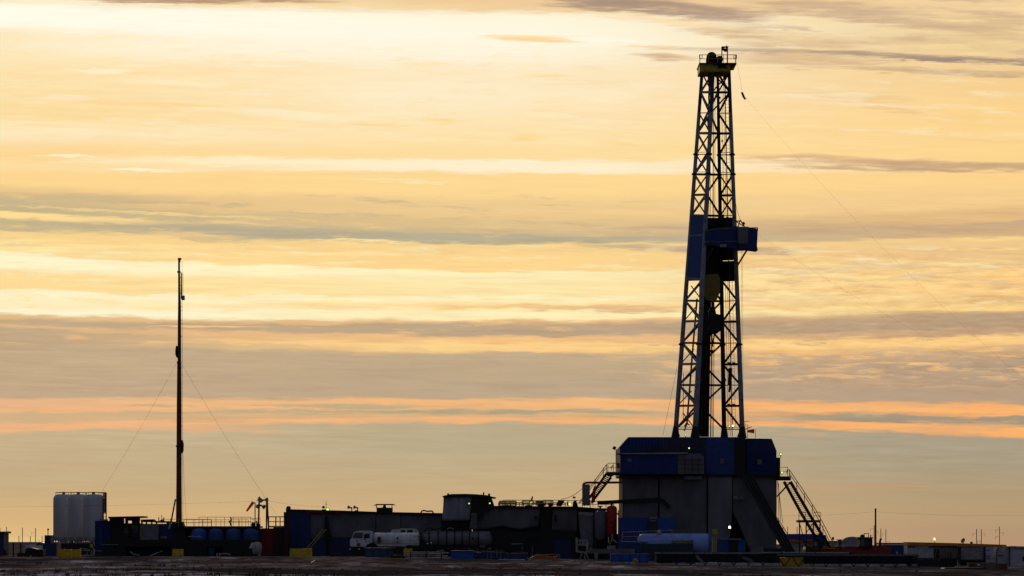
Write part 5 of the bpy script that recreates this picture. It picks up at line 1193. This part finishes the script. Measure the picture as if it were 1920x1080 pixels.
# blue tanks by the rig
t = T('blue_skid_tank', 'bright blue long low tank on the ground before the grey beam', 'tank', 1180, 258)
MB().pg(1145, 1216, 1038.5, 258, 2).build('body', blue, t); mb = MB(); [mb.pb(a,a+.9,1039,1056,257.9,.1) for a in (1146,1163,1181,1199,1214)]; each(mb, 'stiffener', dblue, t)
t = T('cable_reel', 'small round yellow black reel leaning on the bright blue tank', 'reel', 1191, 256); MB().lathe(P(1191,1052,256.6), [(.08,0),(.22,.02),(.22,.2),(.08,.2)], 'Y', 14).build('drum', dark, t); MB().lathe(P(1191,1052,256.6), [(.22,.0),(.28,.0),(.28,.08),(.22,.08)], 'Y', 16).build('tyre', olive, t)
t = T('blue_wall_tank', 'dark blue high tank against the left side of the rig base', 'tank', 1188, 298)
MB().pg(1159.5, 1216, 970.5, 297.4, 1.6).build('body', mat('tank_navy2',(.010,.05,.27),.55), t)
t = T('blue_wall_tank', 'brighter blue high tank right of the dark green column', 'tank', 1250, 298)
MB().pg(1232.5, 1264.5, 970.5, 297.2, 1.6).build('body', mat('tank_blue2',(.010,.075,.40),.5), t)
t = T('green_column', 'dark green column with a pale top between the two blue tanks', 'column', 1224, 298); MB().pb(1217.5,1231.5,973,1004,297,1).build('body', mat('dark_green',(.02,.05,.04),.6), t); MB().pb(1217,1231.5,970,973,296.9,1).build('top', steel, t); MB().path([P(1218,975,296.8),P(1224,978,296.8),P(1230,975,296.8)], .06).build('chain', steel, t)
t = T('horizontal_tank', 'big pale blue horizontal cylinder tank before the rig base', 'tank', 1266, 284)
cc = P(1263,1019,285.6); hl = S(64,285)
MB().lathe(cc, [(.5,-hl-.25),(.85,-hl-.1),(1.08,-hl+.2),(1.15,-hl+.45),(1.15,hl)], 'X', 36).build('shell', ltblue, t)
MB().lathe(cc+Vector((hl,0,0)), [(1.15,.0),(1.12,.08),(.9,.22),(.5,.3),(.1,.32)], 'X', 36).build('end_cap', mat('tank_blue3',(.012,.10,.60),.5), t)
mb = MB(); [mb.pg(a,b,1030,284.8,1.6) for a, b in ((1215,1222),(1300,1307))]; each(mb, 'saddle', dblue, t)
MB().pb(1233,1239,993.5,999.5,285,.5).build('manhole', white, t)
mb = MB(); rails(mb, [P(1167,1016,284.6), P(1262,1012,284.6)], S(18,284), .025, every=2.2); mb.build('railing', railyel, t)
mb = MB().pb(1260,1300,1013,1018.5,283.9,.8); rails(mb, [P(1259,1004,284.2), P(1293,1004,284.2)], S(9,284), .03, every=1.6); mb.build('catwalk', mat('walk_brown',(.18,.17,.13),.7), t)
mb = MB().pb(1164,1193,1014.6,1016.2,283.8,.7).pb(1195,1215,1014.6,1016.4,283.8,.7); mb.build('gutter', palesteel, t)
t2 = T('steel_stair', 'narrow yellow grey stair leaning on the pale blue tank', 'stair', 1280, 283)
strg(t2, [(1267,1016),(1282,1038)], 283, .05, 'stringer', steel, .12); strg(t2, [(1281,1016),(1295,1038)], 283, .05, 'stringer', steel, .12)
mb = MB(); [mb.bar(P(1268+15*k/9,1018+20*k/9,283), P(1281+14*k/9,1018+20*k/9,283), .14, .04) for k in range(9)]; mb.build('tread', railyel, t2)
mb = MB().bar(P(1272,1012,282.9),P(1288,1036,282.9),.05).bar(P(1284,1012,282.9),P(1296,1034,282.9),.05); mb.build('handrail', railyel, t2)
t = T('yellow_ladder', 'upright yellow ladder right of the pale blue tank', 'ladder', 1340, 283)
mb = MB(); ladder(mb, P(1339,1044,283), P(1340,1006,283), .42, .05, .26); mb.build('ladder', railyel, t); MB().pb(1336,1347,992,1001,283,.5).build('top_box', olive, t)
t = T('dark_teal_base', 'dark teal box under the pale blue tank', 'box', 1235, 281); MB().pg(1165,1200,1017,281.5,1.2).build('body', dblue, t); MB().pg(1200,1300,1020,281.5,1.2).build('annexe', mat('teal_dark',(.012,.04,.06),.6), t)
t = T('blue_cabin', 'blue cabin with an open black doorway under the lit lamp', 'cabin', 1372, 288)
MB().pg(1345, 1398, 1012, 288, 3).build('wall', mat('cabin_blue2',(.010,.08,.36),.55), t); MB().pb(1349,1390,1009.6,1012,287.7,3.2).build('roof', steel, t)
MB().pb(1370,1384,1013,1040,287.92,.1).build('doorway', black, t); MB().pb(1366.5,1369.8,1013,1040,287.9,.1).build('door_frame', dark, t)
t = T('wheel_set', 'dark wheels and pipes of a low skid under the pale blue tank', 'wheels', 1240, 262)
for a in (1237, 1246, 1255): MB().lathe(P(a,1052,262), [(.1,0),(.34,0),(.34,.25),(.1,.25)], 'Y', 16).build('wheel', rubber, t)
mb = MB().path([P(1216,1046,261.8),P(1219,1041,261.8),P(1223,1041,261.8),P(1225,1046,261.8),P(1222,1050,261.8),P(1218,1050,261.8)], .07); mb.pb(1226,1262,1042,1044,262,.3); mb.build('pipework', dark, t)
for a, b, l in ((1265,1280,'left short bright blue box behind the pipe rack'),(1285,1304,'right short bright blue box behind the pipe rack')):
    one(MB().pg(a,b,1041.5,256,1), 'blue_box', blue, l, 'box', 'short blue boxes')
t = T('grey_pallet_box', 'grey boxes at the foot of the pipe ramp', 'boxes', 1422, 284); MB().pg(1409,1432,1026,284,1.5).build('box', mat('box_grey',(.14,.15,.16),.7), t)
MB().pg(1434,1468,1028,284.2,1.5).build('black_box', black, t)
# pipe rack truss in front
YP = 236.0
def rack(t, a, b, ytop, ybot, Y, step, m):
    mb = MB().bar(P(a,ytop,Y), P(b,ytop+.3,Y), .12, .16); mb.build('top_beam', m, t)
    mb = MB().bar(P(a,ytop+3,Y+.3), P(b,ytop+3.3,Y+.3), .1); mb.bar(P(a,ytop+1,Y+1.3), P(b,ytop+1.3,Y+1.3), .12)
    c_ = a
    k = 0
    while c_ + step/2 <= b:
        mb.bar(P(c_,ytop+1,Y), P(c_+step/2,ybot,Y), .09); mb.bar(P(c_+step/2,ybot,Y), P(c_+step,ytop+1,Y), .09); c_ += step
    mb.build('zigzag_bracing', black, t)
    mb = MB()
    for p0, p1 in ((a+2, min(b-2,1461)), (1508, b-2)):
        if p1 > p0+5 and (b < 1460 or p0 > 1500):
            for k in range(8): mb.tube(P(p0,ytop+4.2+k*1.6,Y+1.3+.1*(k%2)), P(p1+random.uniform(-3,1),ytop+4.4+k*1.6,Y+1.3+.1*(k%2)), .075, 6)
            mb.pb(p0,p1-2,ytop+3.4,ybot-6,Y+1.5,.8)
    mb.build('stored_pipes', black, t)
t = T('pipe_rack', 'long pipe rack with splayed zigzag legs in front of the rig', 'pipe rack', 1345, YP)
rack(t, 1228, 1455, 1036.8, 1060, YP, 27, steel)
t = T('pipe_rack', 'black pipe rack with zigzag bars right of the pipe ramp', 'pipe rack', 1560, YP-2)
rack(t, 1458, 1722, 1040.6, 1063, YP-2, 26, mat('rack_grey',(.16,.16,.16),.6))
t = T('long_pipe', 'long thin pale pipe lying on top of the right pipe rack', 'pipe', 1520, YP-1, z=Z(1037.5,YP-1)); MB().tube(P(1428,1036.7,YP-1), P(1592,1037.4,YP-1), .09, 8).build('shaft', steel, t); MB().tube(P(1592,1037.4,YP-1), P(1598,1037.4,YP-1), .13, 8).build('collar', dark, t)
one(MB().pb(1306,1460,1056,1060,YP+6,.5), 'pale_sleeper', mat('sleeper_grey',(.55,.55,.62),.8), 'low pale sleeper visible between the rack legs before the blue cabin', 'sleeper', 'pale sleepers under the racks')
one(MB().pb(1464,1700,1057.5,1061,YP+6,.5), 'pale_sleeper', mat('sleeper_grey',(0,0,0)), 'low pale sleeper under the right pipe rack', 'sleeper', 'pale sleepers under the racks')
one(MB().prism([(1391,1043),(1402,1045),(1412,1050),(1413,1054.5),(1404,1053),(1392,1047)], YP-.6, .3), 'crumpled_sheet', tarp_m, 'crumpled pale sheet caught on the left pipe rack', 'sheet')
one(MB().prism([(1304,1041),(1310,1042),(1315,1048),(1322,1054),(1318,1055),(1308,1049)], YP-.6, .3), 'bent_plate', steel, 'bent grey plate leaning on the left pipe rack legs', 'plate')
# ------------------------------------------------------------------ right side
Yb = 372
t = T('blue_roof_barrack', 'distant cabin with a blue roof and orange fascia behind the right stair', 'cabin', 1512, Yb)
MB().pg(1473,1532,1010,Yb,5).build('wall', cream, t); MB().prism([(1470,1011),(1473,1001),(1524,1001),(1530,1002),(1548,1003),(1552,1014),(1530,1012)], Yb-.5, 5.5).build('roof', mat('roof_blue',(.015,.05,.42),.6), t); MB().pb(1478,1524,1011.6,1016.5,Yb-.6,.2).build('fascia', orange, t); MB().pg(1530,1552,1013,Yb+.5,4).build('annexe', mat('annexe_blue',(.02,.03,.12),.7), t)
t = T('row_cabins', 'pale low cabins far behind the foot of the right stair', 'cabin', 1560, 390); MB().pg(1545,1582,1015.5,390,3).build('wall', cream, t); MB().pb(1544,1583,1014,1015.6,389.8,3.4).build('roof', steel, t)
one(MB().pb(1560,1564,1007,1012,330,.3).tube(P(1561.5,1012,330.2),P(1561.5,1030,330.2),.05,6), 'small_sign', brown, 'small dark square on a post right of the long stair foot', 'sign')
t = T('arched_tent', 'white arched tent hangar in the distance right of the rig', 'tent', 1603, 420)
n_ = 12; arch = [(1577+21*(1-math.cos(math.pi*i/n_)), 1022-15.5*math.sin(math.pi*i/n_)**.8) for i in range(n_+1)]
MB().prism([(a,b) for a,b in arch]+[(1619,1036),(1577,1036)], 420, .25).build('end_wall', mat('tent_grey',(.30,.31,.34),.8), t)
ar2 = [(a+.3,b-.4) for a,b in arch]; mb = MB().prism3([P(a,b,420.3) for a,b in ar2]+[P(1619.5,1036,420.3),P(1577,1036,420.3)], (1.9,16,0)); mb.build('canopy', mat('tent_white',(.62,.63,.66),.7), t)
t = T('square_chimney', 'short dark square chimney left of the arched tent', 'chimney', 1575, 330); MB().pg(1572,1578,1013,330,.6).build('stack', dblue, t); MB().pb(1570,1579,1011.3,1013,329.9,.8).build('cap', dark, t)
t = T('red_tractor', 'long dark red machine with a glazed cab right of the stair', 'machine', 1620, 300)
MB().prism([(1510,1030),(1512,1025),(1575,1024.5),(1612,1025),(1640,1023),(1668,1024.5),(1672,1026),(1668,1052),(1510,1052)], 300, 3).build('body', mat('machine_red',(.30,.018,.02),.55,rust=(.05,.01,.01)), t)
MB().pb(1570,1612,1022.4,1024.4,299.9,1).build('deck_edge', palesteel, t); MB().pb(1520,1566,1027.4,1029,299.8,.2).build('yellow_stripe', olive, t)
cb_ = MB().pb(1612,1636,1009,1028,299.7,2.4).build('cab', dark, t); MB().prism([(1609.5,1006.8),(1637,1007.2),(1637.5,1009.2),(1609.5,1009)], 299.5, 2.8).build('cab_roof', brown, cb_)
MB().pb(1614,1620.5,1010.5,1024,299.65,.06).build('cab_window', mat('greenish_glass',(.10,.15,.14),.2), cb_); MB().pb(1622.5,1629.5,1010.5,1024,299.65,.06).build('cab_window', glass, cb_)
mb = MB().ball(P(1617,1006.4,300.5), .3, 5); mb.path([P(1620.5,1006,300.5),P(1620.5,1000.2,300.5),P(1629,1000.2,300.5),P(1628.2,1007,300.5)], .045); mb.pb(1632,1633.6,1003,1007,300.4,.1); mb.build('roof_fitting', dark, cb_)
MB().path([P(1649.5,1025,300),P(1650,1014,300),P(1651.3,1011.5,300),P(1652.5,1009.5,300)], .13, 8).build('exhaust', black, t)
for a in (1581, 1633): MB().ball(P(a,1026,299.9), .09, 5).build('marker_lamp', mat('headlamp_glass',(0,0,0)), t)
mb = MB(); [mb.pb(a,a+20,1052,1058,300.3,2) for a in (1520,1560,1600,1640)]; each(mb, 'track', black, t)
MB().prism([(1600,1044),(1618,1040),(1624,1052),(1600,1052)], 299.5, .4).build('front_plate', dark, t)
t = T('flare_stack_pole', 'tall solid dark pole standing behind the red machine', 'pole', 1641, 303); MB().tube(P(1641.8,1045,303), P(1641.6,954.5,303), S(1.9,303), 10, S(1.5,303)).build('shaft', dark, t); MB().tube(P(1641.6,955.5,303), P(1641.6,953.4,303), S(1.9,303), 10).build('cap', dark, t)
wire(sag(P(1465,967,306), P(1641,959.5,303), .15), .007, 'thin overhead cable from the rig to the tall dark pole', 'overhead_wire'); wire(sag(P(1641,959.5,303), P(1930,966.5,312), .2), .007, 'thin overhead cable from the tall dark pole to the right edge', 'overhead_wire')
t = T('blue_container', 'long dark blue container between red machine and white cabins', 'container', 1680, 306)
MB().pg(1656,1701,1021.5,306,3).build('body', mat('container_navy2',(.010,.05,.24),.55,wave=4), t); MB().pb(1650,1699,1017.6,1021.3,306.4,3).build('roof_cargo', mat('roof_grey2',(.20,.20,.24),.7), t); MB().pb(1680,1683.4,1034,1041,305.9,.08).build('notice', mat('notice_grey',(.4,.4,.45),.7), t)
mb = MB().lathe(P(1695,1046,292), [(.1,-.32),(.28,-.2),(.34,0),(.28,.2),(.1,.32)], 'Y', 18); one(mb, 'yellow_drum', yellow, 'round dull yellow drum left of the white cabins', 'drum')
one(MB().bar(P(1612,1043.2,262), P(1690,1045.2,262), .12), 'ground_pipe', steel, 'long grey pipe at the top of the dark bank before the red machine', 'pipe', 'pipes lying on the ground')
t = T('dark_bank_skid', 'low black skid bank before the white cabins', 'skid', 1700, 270); MB().prism([(1640,1046),(1790,1052),(1790,1066),(1640,1066)], 270, 3).build('body', black, t)
one(MB().pb(1710,1720,1050.4,1061,262,.15), 'white_notice', mat('notice_white',(.3,.31,.33),.7), 'small pale slatted board under the left white cabin', 'board')
# camp cabins
YC = 300
t = T('camp_cabin', 'left white site cabin with orange roof edge and open doorway', 'cabin', 1746, YC, 'white cabins with an orange roof edge')
MB().pb(1701,1796,1022.5,1046,YC,2.6).build('wall', mat('cabin_white',(.56,.57,.62),.6,wave=3), t); MB().pb(1701,1796,1046,1049,YC-.05,2.6).build('skid', mat('skid_red',(.10,.02,.03),.7), t)
MB().prism([(1701,1016.3),(1796.4,1018.4),(1796.4,1023.2),(1701,1022.6)], YC-.2, 3).build('roof', mat('roof_orange',(.72,.25,.03),.7), t)
MB().pb(1751,1762,1029,1047,YC-.05,.1).build('doorway', black, t); MB().pb(1703,1716,1024.5,1026.4,YC-.1,.12).build('nameplate', dark, t); MB().pb(1742,1795,1024.4,1026.5,YC-.12,.12).build('awning', dark, t)
MB().pb(1763,1795,1026.6,1046,YC-.06,.06).build('shutter', mat('shutter_dark',(.13,.12,.11),.7), t)
mb = MB(); [mb.pg(a,b,1049,YC+.2,2.2) for a, b in ((1704,1712),(1735,1795))]; each(mb, 'support', black, t)
t = T('camp_cabin', 'right white site cabin with orange roof edge and blue corner post', 'cabin', 1842, YC, 'white cabins with an orange roof edge')
MB().pb(1797,1889,1024.5,1049,YC+.2,2.6).build('wall', mat('cabin_white2',(.42,.43,.42),.6,wave=3), t); MB().prism([(1797,1018.4),(1886,1021.4),(1888,1023.8),(1886,1025),(1797,1024.2)], YC, 3).build('roof', mat('roof_orange',(0,0,0)), t)
MB().pb(1844.5,1848.5,1026,1052,YC,.1).build('corner_post', mat('post_navy',(.01,.02,.10),.6), t); MB().pb(1848.5,1870,1025.5,1054,YC-.2,.1).build('side_wall', mat('cabin_white3',(.50,.50,.58),.6), t)
MB().pb(1801,1852,1049.2,1052,YC-.1,2).build('skid', dark, t); MB().pb(1797.5,1802,1025,1056,YC-.3,.3).build('downpipe', dark, t)
mb = MB(); [mb.pb(1849,1856,y_,y_+1.2,YC-.26,.05) for y_ in (1031,1042,1047)]; each(mb, 'hinge', mat('post_navy',(0,0,0)), t); mb = MB(); mb.pg(1800,1870,1052,YC+.3,2); each(mb, 'support', black, t)
t = T('satellite_dish', 'small grey satellite dish on the orange roof edge', 'dish', 1806, YC, z=Z(1019,YC)); d_ = MB().lathe((0,0,0), [(.02,.08),(.15,.05),(.26,-.02),(.28,-.04)], 'Y', 16)
d_.v = [(p[0]*.9+p[1]*.4+X(1806.5,YC), p[1]+YC+.3, p[2]+p[0]*.35+Z(1013.6,YC)) for p in d_.v]; d_.build('reflector', galv, t); MB().bar(P(1806,1019,YC+.4), P(1806.5,1014,YC+.4), .07).build('bracket', steel, t)
one(MB().ball(P(1821.5,1018,YC+.3), .17, 5).pb(1820.5,1822.8,1018,1020.5,YC+.2,.15), 'roof_lamp', dark, 'small dark round lamp on the orange roof right of the dish', 'lamp')
t = T('white_van_body', 'white box body with grey roof at the right edge of the picture', 'box body', 1895, 292)
MB().prism([(1870,1026),(1893,1026),(1893,1063),(1870,1060)], 292.4, 2.4).build('left_wall', mat('van_white',(.46,.46,.50),.6), t); MB().prism([(1893.4,1027.5),(1926,1028.5),(1926,1062.5),(1893.4,1062)], 292, 2.4).build('front_wall', mat('van_lilac',(.48,.48,.56),.6), t)
MB().prism([(1889,1024.5),(1900,1024.2),(1903,1023.6),(1912,1025.6),(1926,1027),(1926,1028.6),(1892,1027.6)], 291.8, 2.8).build('roof', steel, t); MB().pb(1918,1926,1043,1052,291.9,.1).build('window', glass, t)
mb = MB().path([P(1872,1027,292.2),P(1869,1031,292.2),P(1868.5,1058,292.2)], .07).bar(P(1871,1041.6,292.2), P(1882,1042,292.2), .1).bar(P(1892.7,1026,291.8), P(1892.7,1062,291.8), .1); mb.build('trim', dark, t); MB().pg(1891,1926,1062.6,292.2,2).build('skirt', mat('post_navy',(0,0,0)), t)
for a, b, tp, m_, l in ((1816,1828,1056,mat('crate_red',(.12,.03,.03),.8),'leftmost reddish crate under the right cabins'),(1829,1842,1056,mat('crate_pink',(.16,.10,.09),.8),'second crate with a small white mark under the right cabins'),(1844,1870,1055.5,mat('crate_grey_brown',(.16,.13,.11),.85),'wide grey brown crate, third from the left'),(1872,1889,1056.5,mat('crate_brown',(.14,.06,.04),.8),'brown crate at the right end of the crate row')):
    t = T('wooden_crate', l, 'crate', (a+b)/2, 240, 'crates under the right cabins'); MB().pg(a,b,tp,240,.9,.05).build('box', m_, t); mb = MB(); mb.pb(a-.2,b+.2,tp-.6,tp+1.2,239.95,1); [mb.pb(q-.6,q+.6,tp,tp+12,239.93,.08) for q in (a+.8,b-.8)]; mb.build('batten', wood, t)
    if a == 1829: MB().pb(1833,1837,1057.5,1060.5,239.9,.05).build('label_patch', white, t)
t = T('post_stack', 'loose dark posts and poles leaning under the cabin doorway', 'posts', 1770, 285)
for a, b, c_, d_ in ((1748,1058,1757,1030),(1757,1060,1764,1040),(1776,1058,1779,1038),(1783,1062,1783,1036),(1792,1060,1794,1042),(1798,1058,1798,1040)): MB().tube(P(a,b,286), P(c_,d_,286.3), .07, 6).build('pole', brown if a < 1770 else dark, t)
one(MB().prism([(1768,1069),(1772,1064.5),(1845,1064),(1850,1066),(1850,1072),(1768,1072)], 236, 2), 'dark_mat', black, 'flat dark mat or trough lying before the crates', 'mat')
# gas flare far away
t = T('gas_flare', 'tiny bright orange gas flare burning beyond the left cabin roof', 'flare', 1752, 1500, z=Z(1030,1500))
MB().tube(P(1753,1030,1500), P(1752.6,1015,1500), .22, 8).build('stack', brown, t)
fb = MB().lathe(P(1752,1011,1500), [(.1,-1.1),(.6,-.7),(.9,-.1),(.75,.5),(.4,.9),(.08,1.3)], 'Z', 14); fb.v = [(p[0]+.25*math.sin(p[2]*3), p[1], p[2]) for p in fb.v]; fl_ = fb.build('flame', lampr, t)
fc = MB().lathe(P(1752,1010.9,1499), [(.1,-.7),(.42,-.4),(.55,0),(.4,.5),(.1,.8)], 'Z', 12); fc.v = [(p[0],p[1]-.3,p[2]) for p in fc.v]; fc.build('flame_core', glow('yellow_flame_glow', (1.0,.75,.35), 2.0), fl_)
# far pylons and poles
def pylon(px, tp, Y, label, kind, flip=1):
    t = T('power_pylon', label, 'pylon', px, Y, 'distant power pylons')
    h = Z(tp,Y); x = X(px,Y); mb = MB().bar((x,Y,gz(x,Y)-1), (x,Y,h), S(1.1,Y), S(1.1,Y)); mb.build('mast', mat('far_steel',(.13,.08,.07),.9), t)
    if kind:
        mb = MB(); u = S(1,Y)
        arms = ((6,1),(11,-1),(18,1)) if kind == 1 else ((8,-1),(22,1))
        for dz, s_ in arms:
            z = h - dz*u; e = x - s_*flip*7*u; mb.bar((x,Y,z), (e,Y,z-.3*u), .35*u); mb.bar((e,Y,z), (e,Y,z-5*u), .5*u)
        mb.build('crossarm', mat('far_steel2',(.25,.17,.13),.9), t)
pl = [(1874,987.5,2400,'rightmost distant power pylon, with three arms',1,1),(1840,992.5,2600,'right one of the two close pylons above the right cabin',2,1),(1831,992,2600,'left one of the two close pylons above the right cabin',2,-1),
 (1661,992.5,2600,'distant pylon right of the tall dark pole',2,-1),(1651.5,991,2600,'distant pylon close beside the tall dark pole',0,1),(1639,985,2400,'distant pylon with arms just left of the tall dark pole',1,1),
 (1477,987.5,2600,'distant pylon just right of the rig base',0,1),(1494.5,988.5,2600,'distant pylon left of the stair platform',0,1),
 (12,988,2600,'leftmost distant pylon beside the booth',2,1),(42,989,2600,'second distant pylon from the left',0,1),(66.5,990,2600,'distant pylon nearest the silos',2,-1),
 (0,990,2600,'distant pylon at the very left edge',0,1),(15,1006,5200,'tiny far pole right of the booth',0,1),(35.5,1004.5,5200,'tiny far pole left of the second pylon',0,1),(57,1005,5200,'tiny far pole left of the third pylon',0,1),(79,1005,5200,'tiny far pole beside the narrow blue container',0,1)]
for q in pl: pylon(*q)
# distant low sheds on the horizon
t = T('tuft_bushes', 'low dark scrub along the horizon at the left', 'scrub', 30, 900)
t.name = 'scrub'; bpy.data.objects.remove(t)
random.seed(21)
for i, (a, b, y_, Y, m_, l) in enumerate(((1002,1034,1050,252,palesteel,'pale thin pipe lying in front of the orange skip'),(420,452,1044,268,steel,'thin grey pipe on the ground left of the white tank'),(655,682,1045,275,palesteel,'short pale pipe lying under the white truck nose'))):
    one(MB().tube(P(a,y_,Y), P(b,y_+.5,Y-1), .045, 6), 'loose_pipe', m_, l, 'pipe')
one(MB().path([P(205,1046,262),P(222,1043.5,266),P(238,1046,262),P(262,1044,264)], .05, 5), 'loose_cable', dark, 'dark cable snaking over the ground below the left skid', 'cable')
# small debris lying on the frosty ground
one(MB().tube(P(574,1061,196), P(590,1051,204), .035, 5), 'white_rod', palesteel, 'thin white rod lying on the ground below the middle yellow block', 'rod')
mb = MB().path([P(612,1042,284),P(622,1038,284),P(636,1041,284),P(646,1039.5,284)], .12).ball(P(624,1041,284), .25, 4); one(mb, 'scrap_heap', dark, 'small tangle of dark scrap left of the white tanker', 'scrap')
